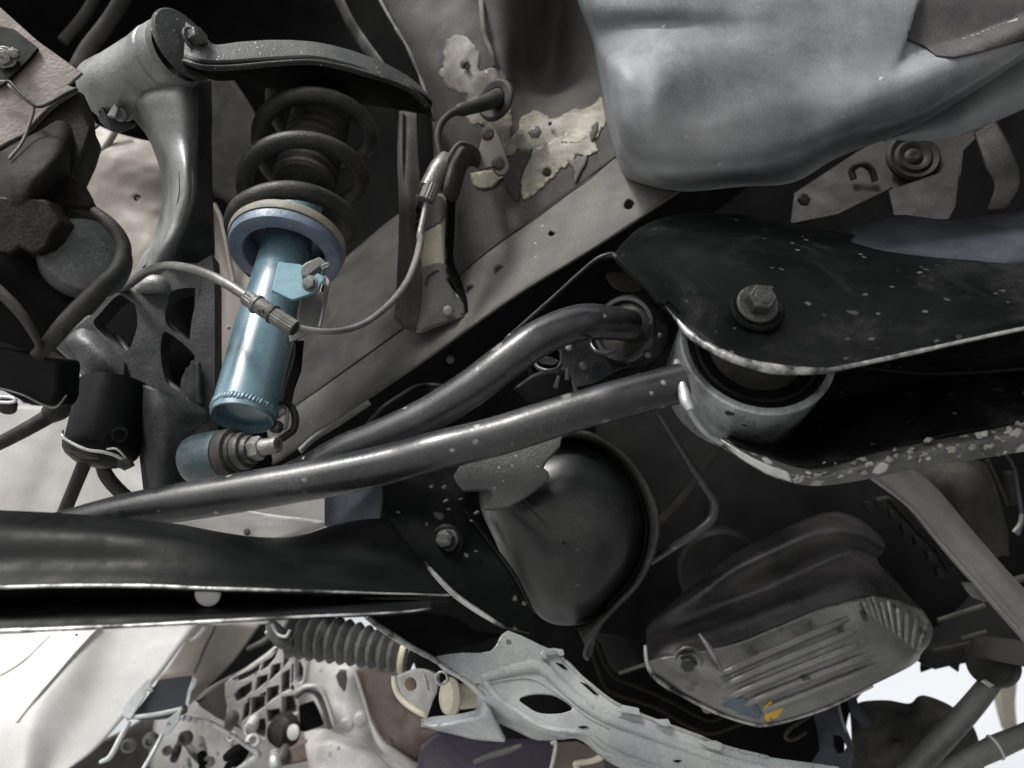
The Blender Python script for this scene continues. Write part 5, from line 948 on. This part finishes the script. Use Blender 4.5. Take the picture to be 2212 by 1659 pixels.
# ================================================================== right lower background
t = thing('exhaust_pipe', 'wide dusty grey exhaust pipe slanting down to the right edge', 'exhaust pipe', (2100, 1200, .82))
tube('pipe_run', Z(12, [(820, -60, .84), (930, 20, .83), (1085, 150, .82), (1260, 360, .81), (1460, 590, .80), (1659, 810, .79), (1900, 1080, .78)]), [34, 34, 36, 37, 37, 38, 40], 'pipe', t, 10, 32)
tube('seam_flange', Z(16, [(180, 290, .80), (430, 470, .795), (620, 640, .79), (830, 900, .785), (1100, 1200, .78), (1400, 1540, .775), (1600, 1760, .77)]), 5, 'pipe', t, 8, 10)
plate('weld_tab', Z(16, [(1070, 1310), (1150, 1305), (1240, 1340), (1340, 1490), (1280, 1500), (1180, 1460), (1120, 1400)]), 'steel', t, .80, .006, (), .001)
t = thing('bell_housing', 'rounded dark bell housing behind the wide exhaust pipe', 'housing', (2100, 1120, 1.0))
surf('bell_skin', [Z(16, [(500, 150, 1.0), (900, 130, .98), (1200, 120, 1.0), (1350, 200, 1.05)]), Z(16, [(600, 350, .96), (950, 280, .92), (1230, 330, .93), (1440, 560, 1.0)]), Z(16, [(800, 600, .95), (1050, 550, .91), (1300, 600, .92), (1500, 800, 1.0)]), Z(16, [(1000, 900, .96), (1200, 850, .93), (1400, 850, .95), (1510, 960, 1.0)]), Z(16, [(1200, 1100, 1.0), (1350, 1080, .98), (1450, 1050, 1.0), (1520, 1060, 1.03)])], 'panel_dk', t, 8, .005, smooth=75, dent=.004)
t = thing('wiring_clip', 'thin black bars and clip at the right edge beside the bell housing', 'clip', (2190, 1050, .95))
tube('clip_bar', Z(16, [(1480, 60, .95), (1560, 200, .95), (1600, 400, .95), (1640, 700, .95), (1600, 850, .95)]), 4, 'blade', t)
tube('clip_bar', Z(16, [(1300, 120, .96), (1400, 330, .96), (1500, 560, .96)]), 5, 'panel_dk', t)
plate('clip_block', Z(16, [(1500, 240), (1570, 230), (1600, 560), (1540, 560)]), 'panel_dk', t, .96, .01)
tube('clip_curl', Z(16, [(1640, 640, .94), (1620, 740, .94), (1560, 820, .94)]), 5, 'steel', t)
t = thing('cross_rod', 'dim flat bars crossing the dark gap behind the exhaust pipe', 'rod', (2150, 1380, 1.1))
tube('bar', Z(12, [(1180, 840, 1.05), (1300, 800, 1.05), (1440, 755, 1.05)]), 5, 'panel', t); tube('bar', Z(12, [(1600, 620, 1.05), (1700, 590, 1.05), (1800, 560, 1.05)]), 8, 'panel', t)
tube('bar', Z(12, [(1150, 1010, 1.0), (1300, 980, 1.0), (1420, 950, 1.0)]), 5, 'panel_dk', t); tube('bar', Z(12, [(1310, 940, 1.05), (1450, 900, 1.05)]), 4, 'panel', t)
t = thing('rack_housing', 'jagged black housing edge against the bright gap at the lower right', 'housing', (2050, 1400, 1.2))
surf('housing_skin', [Z(12, [(1120, 760, 1.25), (1350, 700, 1.25), (1700, 640, 1.25), (2200, 640, 1.25)]), Z(12, [(1080, 1100, 1.15), (1200, 1060, 1.15), (1380, 1040, 1.15), (1800, 1100, 1.15)])], 'void', t, 8, .01)
plate('lower_edge', Z(12, [(1080, 980), (1150, 1000), (1400, 960), (1420, 1100), (1360, 1075), (1305, 1085), (1300, 1132), (1250, 1095), (1170, 1115), (1100, 1090)]), 'pan_dk', t, 1.1, .02, (), .002)
t = thing('stabiliser_bar', 'round bar end with a black bush at the lower right corner', 'stabiliser bar', (2150, 1430, .9))
tube('bar_run', Z(12, [(1900, 1080, .88), (1659, 1025, .89), (1520, 1000, .90), (1440, 990, .92), (1400, 1020, .94), (1400, 1080, .95)]), [25, 26, 26, 24, 22, 20], 'panel', t, 8, 24)
lathe('bush', Z(12, [(1490, 1085, .93)])[0], ax(-.7, .35, .7), [(30, -40), (44, -40), (46, -34), (46, 34), (42, 40), (24, 42)], 'rubber', t, 40)
t = thing('drop_link', 'grey drop link rod slanting from the black bush to the bottom edge', 'rod', (2060, 1560, .95))
tube('link_shaft', Z(12, [(1530, 1090, .93), (1470, 1190, .94), (1350, 1340, .94), (1200, 1500, .94), (1000, 1720, .94)]), [20, 22, 24, 26, 26], 'steel', t, 8, 24)
plate('link_notch', Z(12, [(1420, 1180), (1450, 1170), (1500, 1200), (1470, 1215)]), 'chrome', t, .905, .003)
t = thing('tie_rod', 'grey tie rod reaching the right edge at the bottom corner', 'rod', (2170, 1620, .9))
tube('rod_shaft', Z(12, [(1900, 1370, .90), (1659, 1475, .90), (1500, 1545, .90), (1350, 1620, .90), (1150, 1740, .90)]), [22, 22, 24, 22, 22], 'steel', t, 8, 24)
lathe('rod_ferrule', Z(12, [(1500, 1545, .90)])[0], ax(.9, .42, 0), [(20, -3), (27, -2), (27, 2), (20, 3)], 'pale', t, 30)
t = thing('black_guard', 'rounded matt black guard in front of the bright gap at the bottom', 'guard', (1950, 1600, 1.1))
surf('guard_skin', [Z(12, [(690, 1330, 1.12), (760, 1290, 1.1), (900, 1282, 1.08), (1020, 1300, 1.07), (1070, 1262, 1.07), (1120, 1258, 1.07), (1230, 1300, 1.08), (1340, 1370, 1.1)]),
                    Z(12, [(700, 1480, 1.06), (800, 1440, 1.04), (900, 1420, 1.02), (1000, 1420, 1.02), (1080, 1420, 1.02), (1150, 1430, 1.02), (1260, 1460, 1.04), (1400, 1480, 1.08)]),
                    Z(12, [(700, 1720, 1.06), (800, 1720, 1.04), (900, 1720, 1.02), (1000, 1720, 1.02), (1080, 1720, 1.02), (1150, 1720, 1.02), (1260, 1720, 1.04), (1450, 1720, 1.08)])], 'rubber', t, 8, .006, dent=.006)
lathe('guard_boss', Z(12, [(965, 1560, 1.01)])[0], ax(0, 0, 1), [(18, -3), (17, 3), (6, 5)], 'panel_dk', t, 24)
t = thing('hanger_bracket', 'blue grey pressed bracket with a square hole below the oil pan', 'bracket', (1800, 1600, .95))
plate('bracket_plate', Z(12, [(480, 1340), (620, 1290), (650, 1400), (680, 1500), (705, 1560), (690, 1640), (700, 1720), (500, 1760), (460, 1650), (520, 1560), (510, 1450)]), 'blade', t, plane((1760, 1540, .97), (1830, 1530, .93), (1800, 1650, .92)), .004, [Z(12, [(590, 1470), (640, 1480), (672, 1540), (655, 1570), (620, 1580), (592, 1530)])], .001, hcurve=1)
tube('bracket_edge', Z(12, [(628, 1300, .93), (652, 1400, .925), (690, 1500, .92), (706, 1570, .92), (690, 1660, .915)]), 3, 'steel', t)
tube('loop_edge', Z(12, [(500, 1350, .96), (420, 1400, .96), (350, 1450, .96), (335, 1490, .96), (380, 1500, .96), (450, 1460, .96)]), 4, 'panel_dk', t)
tube('curved_hose', Z(12, [(700, 1240, .98), (715, 1320, .97), (760, 1380, .965), (790, 1430, .96)]), [8, 11, 12, 12], 'blade', t)
t = thing('post', 'blurred pale beige post seen through the bright gap at the lower right', 'post', (2210, 1560, 3.2))
surf('post_face', [Z(12, [(1520, 1180, 3.2), (1560, 1175, 3.2), (1620, 1180, 3.2)]), Z(12, [(1540, 1330, 3.2), (1580, 1330, 3.2), (1612, 1330, 3.2)]), Z(12, [(1575, 1460, 3.2), (1600, 1500, 3.2), (1640, 1560, 3.2)])], 'liner', t, 6, .05)
# ================================================================== lower left background
t = thing('side_sill', 'broad pale sill panel with folded creases filling the bottom left corner', 'sill', (200, 1500, 1.2))
sp_ = plane((0, 1400, 1.16), (500, 1350, 1.27), (200, 1650, 1.09))
SR = [Z(14, [(-600, -100, 1.15), (100, -100, 1.2), (700, -100, 1.25), (1100, -100, 1.27), (1500, -100, 1.32), (2200, 60, 1.36)]),
                          Z(14, [(-600, 500, 1.08), (0, 420, 1.13), (450, 300, 1.18), (900, 250, 1.20), (1350, 250, 1.26), (2040, 260, 1.32)]),
                          Z(14, [(-600, 900, 1.02), (-100, 800, 1.08), (300, 650, 1.13), (700, 620, 1.14), (1150, 650, 1.20), (1790, 600, 1.27)]),
                          Z(14, [(-600, 1300, .98), (-150, 1200, 1.0), (120, 1080, 1.06), (470, 930, 1.08), (950, 1000, 1.14), (1360, 1110, 1.20)]),
                          Z(14, [(-600, 1600, .95), (-200, 1500, .98), (60, 1400, 1.0), (330, 1330, 1.02), (700, 1400, 1.08), (1060, 1440, 1.14)]),
                          Z(14, [(-600, 1900, .93), (-200, 1850, .95), (0, 1800, .97), (250, 1760, 1.0), (500, 1720, 1.04), (740, 1680, 1.10)])]
oc_ = [.05, .03, .004, -.012, .0, .0]
sill = surf('sill_skin', [[(u, v, sp_(max(u, -60), min(v, 1700)) + oc_[i]) for i, (u, v, d) in enumerate(r_)] for r_ in SR], 'pale', t, 9, .003, dent=.0012, dsc=7, holes=[(285, 1413, 8)])
SD = on(sill)
tube('fold_crease', [(u, v, (SD(u, v) or 1.15)) for u, v in Z(14, [(560, 190), (300, 440), (100, 580), (-100, 680)])], 2, 'liner', t, wob=.4)
tube('fold_ridge', [(u, v, (SD(u, v) or 1.15)) for u, v in Z(14, [(1100, 80), (850, 350), (600, 640), (420, 850), (180, 1150)])], 8, 'pale', t, sq=.5)
lathe('small_dimple', (*Z(14, [(848, 185)])[0], SD(*Z(14, [(848, 185)])[0]) or 1.2), ax(0, 0, 1), [(4, -2), (4, 1), (1, 1.5)], 'steel', t, 12)
t = thing('inner_sill', 'beige grey inner sill strip with a dark groove behind the dark box', 'sill', (480, 1420, 1.35))
surf('strip_skin', [Z(9, [(1180, 780, 1.36), (1290, 800, 1.36), (1400, 800, 1.37), (1560, 800, 1.38)]), Z(9, [(1020, 1040, 1.34), (1180, 1010, 1.34), (1300, 1000, 1.35), (1405, 1010, 1.36)]), Z(9, [(950, 1120, 1.33), (1080, 1140, 1.33), (1180, 1150, 1.33), (1270, 1150, 1.34)]), Z(9, [(900, 1250, 1.33), (1000, 1260, 1.33), (1080, 1270, 1.33), (1140, 1280, 1.33)])], 'liner', t, 8, .003)
tube('dark_groove', Z(9, [(1290, 810, 1.34), (1220, 950, 1.33), (1160, 1090, 1.32)]), 3.5, 'cast_dk', t)
tube('bright_strip', Z(9, [(1230, 820, 1.32), (1190, 870, 1.32), (1140, 900, 1.32)]), [5, 6, 3], 'chrome', t)
t = thing('jack_box', 'navy black box with pale metal frame and struts at the bottom left', 'box', (370, 1500, 1.0700))
jb = plane((300, 1540, 1.0400), (410, 1465, 1.0800), (405, 1520, 1.0600))
plate('box_face', Z(9, [(800, 1335), (880, 1230), (950, 1130), (1050, 1115), (1148, 1105), (1125, 1200), (1110, 1290), (1050, 1320), (930, 1335)]), mat('navy black plastic', (.018, .02, .03), (.028, .03, .04), 20, .5), t, jb, .03, (), .001)
plate('frame_side', Z(9, [(735, 1300), (800, 1215), (880, 1130), (912, 1122), (905, 1160), (890, 1190), (870, 1200), (875, 1215), (860, 1240), (800, 1335), (780, 1365), (740, 1350)]), 'bright', t, lambda u, v: jb(u, v) - .012, .004, (), .0006)
plate('frame_side', Z(9, [(1155, 1110), (1180, 1130), (1170, 1165), (1145, 1200), (1125, 1300), (1110, 1270), (1125, 1190)]), 'bright', t, lambda u, v: jb(u, v) - .006, .004, (), .0006)
tube('frame_bottom', Z(9, [(760, 1360, 1.0300), (850, 1350, 1.0300), (950, 1335, 1.0350), (1090, 1305, 1.0400)]), 5, 'bright', t, 6, 12)
lathe('rivet', Z(9, [(905, 1190, 1.0400)])[0], ax(0, 0, 1), [(5, -4), (5, 3), (2, 5)], 'chrome', t, 14)
tube('strut_leg', Z(9, [(775, 1380, 1.0300), (720, 1480, 1.0200), (660, 1590, 1.0100), (600, 1625, 1.0100)]), [5, 6, 6, 4], 'bright', t, 6, 12)
plate('strut_plate', Z(9, [(1000, 1370), (1085, 1305), (1070, 1380), (1010, 1460), (960, 1470), (985, 1400)]), 'bright', t, 1.0200, .004)
tube('strut_leg', Z(9, [(970, 1460, 1.0200), (920, 1560, 1.0100), (850, 1680, 1.0000)]), [4, 5, 5], 'bright', t, 4, 12)
t = thing('white_cable', 'pale cable with bead like ferrules bending at the bottom left', 'cable', (480, 1560, 1.1))
tube('cable_run', Z(9, [(1180, 1370, 1.1), (1260, 1390, 1.1), (1380, 1460, 1.1), (1480, 1530, 1.1), (1545, 1578, 1.1), (1500, 1620, 1.1), (1420, 1680, 1.1)]), [5, 5, 5, 5, 8, 8, 8], 'chrome', t, 6, 12)
for zx, zy in ((1095, 1358), (1132, 1364), (1168, 1374)): lathe('ferrule', Z(9, [(zx, zy, 1.1)])[0], ax(.9, -.1, .3), [(2, -6), (6, -4), (6.5, 0), (6, 4), (2, 6)], 'chrome', t, 14)

t = thing('gearbox_case', 'pale cast gearbox case with a waffle grid of ribs at the bottom', 'gearbox', (560, 1500, 1.45))
cs = surf('case_skin', [[(430, 1330, 1.55), (560, 1330, 1.5), (680, 1330, 1.45), (800, 1360, 1.42), (900, 1400, 1.45)], [(380, 1430, 1.5), (520, 1430, 1.47), (660, 1430, 1.42), (760, 1450, 1.38), (830, 1500, 1.42)],
                        [(330, 1530, 1.48), (500, 1530, 1.45), (640, 1530, 1.42), (740, 1540, 1.36), (860, 1600, 1.38)], [(300, 1740, 1.46), (480, 1740, 1.44), (620, 1740, 1.40), (740, 1740, 1.32), (960, 1740, 1.34)]], 'casting', t, 8, .006, dent=.02, dsc=6)
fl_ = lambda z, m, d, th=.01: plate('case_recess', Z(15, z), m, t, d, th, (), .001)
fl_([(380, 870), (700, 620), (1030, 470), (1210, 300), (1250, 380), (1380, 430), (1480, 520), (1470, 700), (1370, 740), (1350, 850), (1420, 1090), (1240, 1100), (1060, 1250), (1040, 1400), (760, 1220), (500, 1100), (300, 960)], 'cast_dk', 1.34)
def grid(z, r=.9, d=1.325): tube('grid_rib', Z(15, [(a, b, d) for a, b in z]), r * 3.4, 'casting', t, 4, 8, 1.6, up=Fv)
cells = [[(1025, 480), (1120, 430), (1200, 330), (1165, 430), (1085, 530), (1005, 585)], [(1260, 410), (1320, 440), (1300, 490), (1245, 550)], [(1120, 520), (1225, 490), (1215, 590), (1095, 695)],
 [(960, 650), (1080, 620), (1075, 700), (940, 805)], [(1235, 610), (1325, 560), (1320, 800), (1225, 830)], [(1070, 770), (1205, 740), (1195, 860), (1065, 950)], [(900, 880), (1050, 860), (1045, 980), (890, 1085)],
 [(820, 960), (880, 910), (870, 1080), (790, 1145)], [(1235, 870), (1370, 850), (1410, 1050), (1240, 1090)], [(1070, 1020), (1205, 1000), (1230, 1090), (1080, 1160)], [(885, 1150), (1045, 1105), (1060, 1200), (1045, 1340), (890, 1290)],
 [(1385, 440), (1440, 480), (1475, 560), (1465, 690), (1430, 720), (1385, 680)], [(1345, 520), (1365, 500), (1365, 690), (1340, 730)], [(740, 640), (900, 570), (990, 500), (980, 580), (850, 660), (750, 700)], [(700, 850), (760, 780), (900, 700), (900, 800), (820, 880), (740, 930)]]
plate('waffle_grid', Z(15, [(600, 720), (800, 590), (1000, 450), (1215, 270), (1260, 370), (1380, 420), (1460, 440), (1520, 520), (1480, 760), (1425, 840), (1460, 1100), (1250, 1150), (1080, 1430), (880, 1330), (760, 1190), (640, 1050), (600, 850)]), 'casting', t, 1.31, .028, [Z(15, c) for c in cells], .002, hcurve=1)
fl_([(1420, 980), (1570, 930), (1610, 990), (1690, 1190), (1490, 1260), (1440, 1250)], 'void', 1.30)
tube('door_frame', Z(15, [(1400, 860, 1.30), (1500, 790, 1.29), (1620, 830, 1.29), (1700, 980, 1.285), (1780, 1220, 1.28)]), 6, 'cast_dk', t)
tube('door_frame', Z(15, [(1420, 800, 1.29), (1520, 750, 1.28), (1660, 770, 1.28), (1740, 930, 1.275), (1820, 1190, 1.27)]), 5, 'casting', t)
lathe('case_bush', Z(15, [(1240, 1250, 1.29)])[0], ax(-.5, .2, .9), [(20, -20), (36, -18), (38, -5), (34, 4), (33, 8), (28, 12), (24, 22), (14, 24)], 'rubber', t, 40)
lathe('case_bush', Z(15, [(1370, 1260, 1.26)])[0], ax(-.5, .3, .9), [(4, 0), (16, 0), (16, 4), (8, 8)], 'casting', t, 30)
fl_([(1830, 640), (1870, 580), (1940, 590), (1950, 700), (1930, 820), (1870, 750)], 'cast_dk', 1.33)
for zx, zy, r in ((1960, 1180, 15), (2110, 1120, 15)): lathe('case_bolt', Z(15, [(zx, zy, 1.30)])[0], ax(.1, .2, 1), [(r, -20), (r, 6), (r * .8, 9), (3, 10)], 'casting', t, 28)
cf_ = surf('case_foot', [Z(15, [(1480, 1260, 1.28), (1700, 1220, 1.26), (1950, 1300, 1.25), (2130, 1330, 1.26)]), Z(15, [(1500, 1450, 1.24), (1750, 1420, 1.22), (2000, 1450, 1.21), (2300, 1500, 1.22)]), Z(15, [(1560, 1800, 1.22), (1800, 1800, 1.20), (2100, 1800, 1.19), (2600, 1800, 1.2)])], 'casting', t, 8, .006, dent=.006)
surf('shadowed_foot', [Z(15, [(1080, 1540, 1.26), (1300, 1440, 1.25), (1500, 1340, 1.25)]), Z(15, [(1100, 1640, 1.25), (1330, 1620, 1.24), (1600, 1560, 1.24)])], 'rust', cf_, 6, .01)
rng_ = random.Random(5)
t0_ = thing('clutter_backdrop', 'added dark back sheet behind the clutter at the bottom left', 'back sheet', (330, 1620, 1.5))  # dark sheet added behind the clutter where the sky showed through
surf('backdrop_face', [[(150, 1640, 1.3), (260, 1585, 1.42), (360, 1530, 1.5), (480, 1500, 1.55)], [(100, 1720, 1.3), (250, 1720, 1.4), (380, 1720, 1.48), (500, 1720, 1.5)], [(100, 1800, 1.3), (250, 1800, 1.4), (380, 1800, 1.48), (500, 1800, 1.5)]], 'cast_dk', t0_, 6, .01)
t = thing('engine_clutter', 'jumble of pale and dark castings and hoses along the very bottom left', 'engine parts', (430, 1600, 1.35))
for i in range(16):
    zx = 1350 - 4 * 0 + rng_.uniform(-60, 60); 
    a = rng_.uniform(250, 620); b = rng_.uniform(1560, 1690); d = 1.28 + rng_.uniform(-.05, .05); L = rng_.uniform(25, 70); an = rng_.choice([-1.1, -.9, .6, 1.3, 1.5]) + rng_.uniform(-.3, .3)
    m = rng_.choice(['casting', 'cast_dk', 'void', 'casting', 'chrome', 'rubber'])
    tube('hose_end' if m in ('rubber', 'void') else 'cast_rod', [(a, b, d), (a + math.cos(an) * L * .5, b - math.sin(an) * L * .5, d - .02), (a + math.cos(an) * L, b - math.sin(an) * L, d)], [rng_.uniform(6, 14), rng_.uniform(8, 16), rng_.uniform(5, 11)], m, t, 5, 14)
for i in range(7):
    a = 270 + i * 45 + rng_.uniform(-12, 12); b = rng_.uniform(1590, 1650); r = rng_.uniform(9, 18)
    lathe('cast_boss', (a, b, 1.24), ax(rng_.uniform(-.6, .6), rng_.uniform(-.3, .6), 1), [(r * .5, -6), (r, -8), (r, 4), (r * .75, 8), (r * .5, 7), (r * .45, 1), (2, 1)], rng_.choice(['casting', 'bolt', 'cast_dk']), t, 26)
t = thing('ribbed_guard', 'dark engine bay guard between the inner sill and the waffle grid', 'guard', (520, 1400, 1.42))
surf('guard_skin', [Z(15, [(960, 60, 1.42), (1100, 60, 1.40), (1230, 150, 1.38)]), Z(15, [(780, 350, 1.42), (950, 330, 1.40), (1180, 300, 1.38)]), Z(15, [(560, 600, 1.41), (700, 620, 1.39), (1000, 480, 1.37)]), Z(15, [(250, 880, 1.40), (330, 960, 1.38), (420, 960, 1.36)])], 'void', t, 8, .006)
tube('guard_rib', Z(15, [(860, 340, 1.37), (1000, 270, 1.365), (1120, 190, 1.36)]), 6, 'cast_dk', t)
tube('guard_rib', Z(15, [(300, 880, 1.37), (480, 760, 1.36), (700, 640, 1.35)]), 5, 'casting', t)
tube('oval_ring', Z(15, [(680, 940, 1.32), (640, 1000, 1.32), (650, 1080, 1.32), (700, 1040, 1.32), (725, 970, 1.32), (690, 935, 1.32)]), 3, 'casting', t)

# ---- steering boot
t = thing('steering_boot', 'black concertina steering rack boot with bright lower crests and cream clamp', 'boot', (740, 1400, 1.0))
b0 = P(*Z(10, [(420, 560, 1.02)])[0]); b1 = P(*Z(10, [(1275, 745, .99)])[0]); bd = (b1 - b0); BL = bd.length; bd = bd.normalized() ; tilt = (bd + Fv * .25 ).normalized()
kk = 1.0 / FP; prof = [(20 * kk, -.004)]; N = 11
for i in range(N):
    s = i / N; s2 = (i + .5) / N; r = (58 - 20 * s) * kk
    prof += [(r * .80, BL * (s * .95)), (r * .97, BL * (s * .95 + .032)), (r, BL * (s * .95 + .042)), (r * .95, BL * (s * .95 + .056))]
prof += [(30 * kk, BL * .96), (32 * kk, BL * 1.04), (10 * kk, BL * 1.05)]
lathe('bellows', None, bd, prof, 'boot', t, 64, None, 0, b0, 50)
lathe('clamp_ring', None, bd, [(30 * kk, BL * .965), (40 * kk, BL * .97), (41 * kk, BL * 1.0), (39 * kk, BL * 1.015), (30 * kk, BL * 1.02)], 'clear', t, 48, None, 0, b0)
tube('boot_mouth', Z(10, [(270, 500, 1.0), (310, 580, .99), (370, 640, .985), (430, 650, .985)]), [10, 18, 18, 10], 'boot', t)
tube('mouth_rim', Z(10, [(275, 515, .98), (320, 590, .975), (380, 605, .97), (410, 560, .97)]), 3.5, 'casting', t)
lathe('droplet', Z(10, [(236, 575, .97)])[0], ax(0, 0, 1), [(4, -3), (4, 2), (1, 4)], 'chrome', t, 14)
tube('droplet_stem', Z(10, [(238, 520, .975), (237, 560, .972)]), 2, 'bolt', t)
# ---- inner joint, bracket, rusty housing
t = thing('rack_mount', 'pale curled mounting bracket holding a creamy joint at the rack end', 'bracket', (960, 1500, .9))
tube('bracket_lip', Z(10, [(1180, 900, .95), (1190, 980, .945), (1230, 1060, .94), (1310, 1130, .93), (1400, 1180, .92), (1450, 1200, .92)]), [6, 7, 7, 7, 7, 5], 'clear', t, 8, 14)
surf('bracket_cup', [Z(10, [(1200, 900, .96), (1330, 850, .95), (1430, 860, .94), (1500, 900, .93)]), Z(10, [(1230, 1020, .96), (1330, 980, .95), (1420, 960, .94), (1500, 960, .93)]), Z(10, [(1310, 1110, .95), (1380, 1080, .94), (1440, 1060, .93), (1500, 1010, .93)]), Z(10, [(1420, 1180, .94), (1450, 1150, .93), (1480, 1090, .93), (1520, 1030, .93)])], 'casting', t, 8, .004)
tube('cup_rib', Z(10, [(1400, 890, .93), (1420, 950, .925), (1432, 1000, .925)]), 4, 'chrome', t)
lathe('cup_hole', Z(10, [(1300, 960, .93)])[0], ax(-.5, 0, 1), [(14, -4), (14, 1), (9, 2)], 'rust', t, 24)
surf('dark_window', [Z(10, [(1480, 1060, .90), (1560, 950, .91), (1700, 940, .92), (1830, 1010, .92)]), Z(10, [(1440, 1180, .89), (1560, 1160, .90), (1700, 1120, .91), (1830, 1080, .92)]), Z(10, [(1410, 1240, .88), (1530, 1220, .89), (1680, 1190, .90), (1800, 1150, .91)])], 'void', t, 6, .003)
lathe('joint_ball', Z(10, [(1670, 1050, .86)])[0], ax(-.8, .15, .45), [(10, -40), (24, -38), (26, -10), (26, 8), (36, 14), (40, 22), (34, 34), (22, 40), (6, 42)], 'clear', t, 40)
t = thing('catalyst_housing', 'rusty brown housing sloping down behind the rack mount at the bottom', 'housing', (870, 1560, 1.15))
surf('housing_skin', [Z(10, [(890, 860, 1.18), (1000, 850, 1.16), (1120, 860, 1.15), (1250, 880, 1.15)]), Z(10, [(960, 1080, 1.17), (1060, 1060, 1.13), (1180, 1060, 1.12), (1320, 1120, 1.13)]), Z(10, [(1040, 1300, 1.15), (1150, 1270, 1.11), (1300, 1230, 1.1), (1480, 1230, 1.1)]),
                      Z(10, [(1150, 1450, 1.13), (1260, 1420, 1.10), (1400, 1380, 1.08), (1560, 1320, 1.08)]), Z(10, [(1500, 1720, 1.12), (1600, 1600, 1.1), (1800, 1480, 1.1), (2000, 1400, 1.1)])], 'rust', t, 8, .005, dent=.006)
tube('pale_edge', Z(10, [(890, 860, 1.17), (950, 1040, 1.16), (1010, 1240, 1.14), (1090, 1400, 1.12), (1250, 1520, 1.11), (1420, 1640, 1.1)]), [4, 4, 5, 9, 12, 14], 'casting', t, 8, 12)
lathe('small_boss', Z(10, [(1145, 1385, 1.09)])[0], ax(0, 0, 1), [(8, -3), (7, 3), (3, 4)], 'pink', t, 16)
t = thing('lower_tray', 'dark purple black tray along the bottom edge below the crossmember', 'tray', (1050, 1620, 1.0))
surf('tray_skin', [Z(10, [(1380, 1420, 1.0), (1520, 1320, 1.0), (1750, 1350, 1.0), (2000, 1370, 1.0), (2300, 1380, 1.0), (2900, 1450, 1.0)]), Z(10, [(1300, 1800, 1.0), (1500, 1800, 1.0), (1750, 1800, 1.0), (2000, 1800, 1.0), (2300, 1800, 1.0), (2900, 1800, 1.0)])], mat('purple black plastic', (.022, .018, .035), (.04, .034, .055), 20, .5, dust=(DUST, .4)), t, 8, .005)
tube('bright_rod', Z(10, [(1770, 1540, .97), (1880, 1490, .97), (2020, 1450, .965), (2130, 1405, .96)]), [6, 7, 7, 4], 'steel', t)
t = thing('pink_flap', 'pinkish brown flap with a curled white hook at the bottom edge', 'flap', (1250, 1640, .95))
plate('flap_plate', Z(11, [(550, 1500), (700, 1490), (850, 1560), (880, 1640), (880, 1760), (520, 1760), (530, 1600)]), 'pink', t, .95, .004)
tube('curled_hook', Z(11, [(700, 1660, .93), (690, 1630, .93), (760, 1620, .93), (830, 1600, .925), (862, 1570, .92), (850, 1545, .92)]), [7, 6, 6, 7, 8, 6], 'clear', t)
tube('flap_edge', Z(11, [(530, 1500, .94), (560, 1490, .94), (550, 1580, .94), (520, 1700, .94)]), 4, 'pale', t)
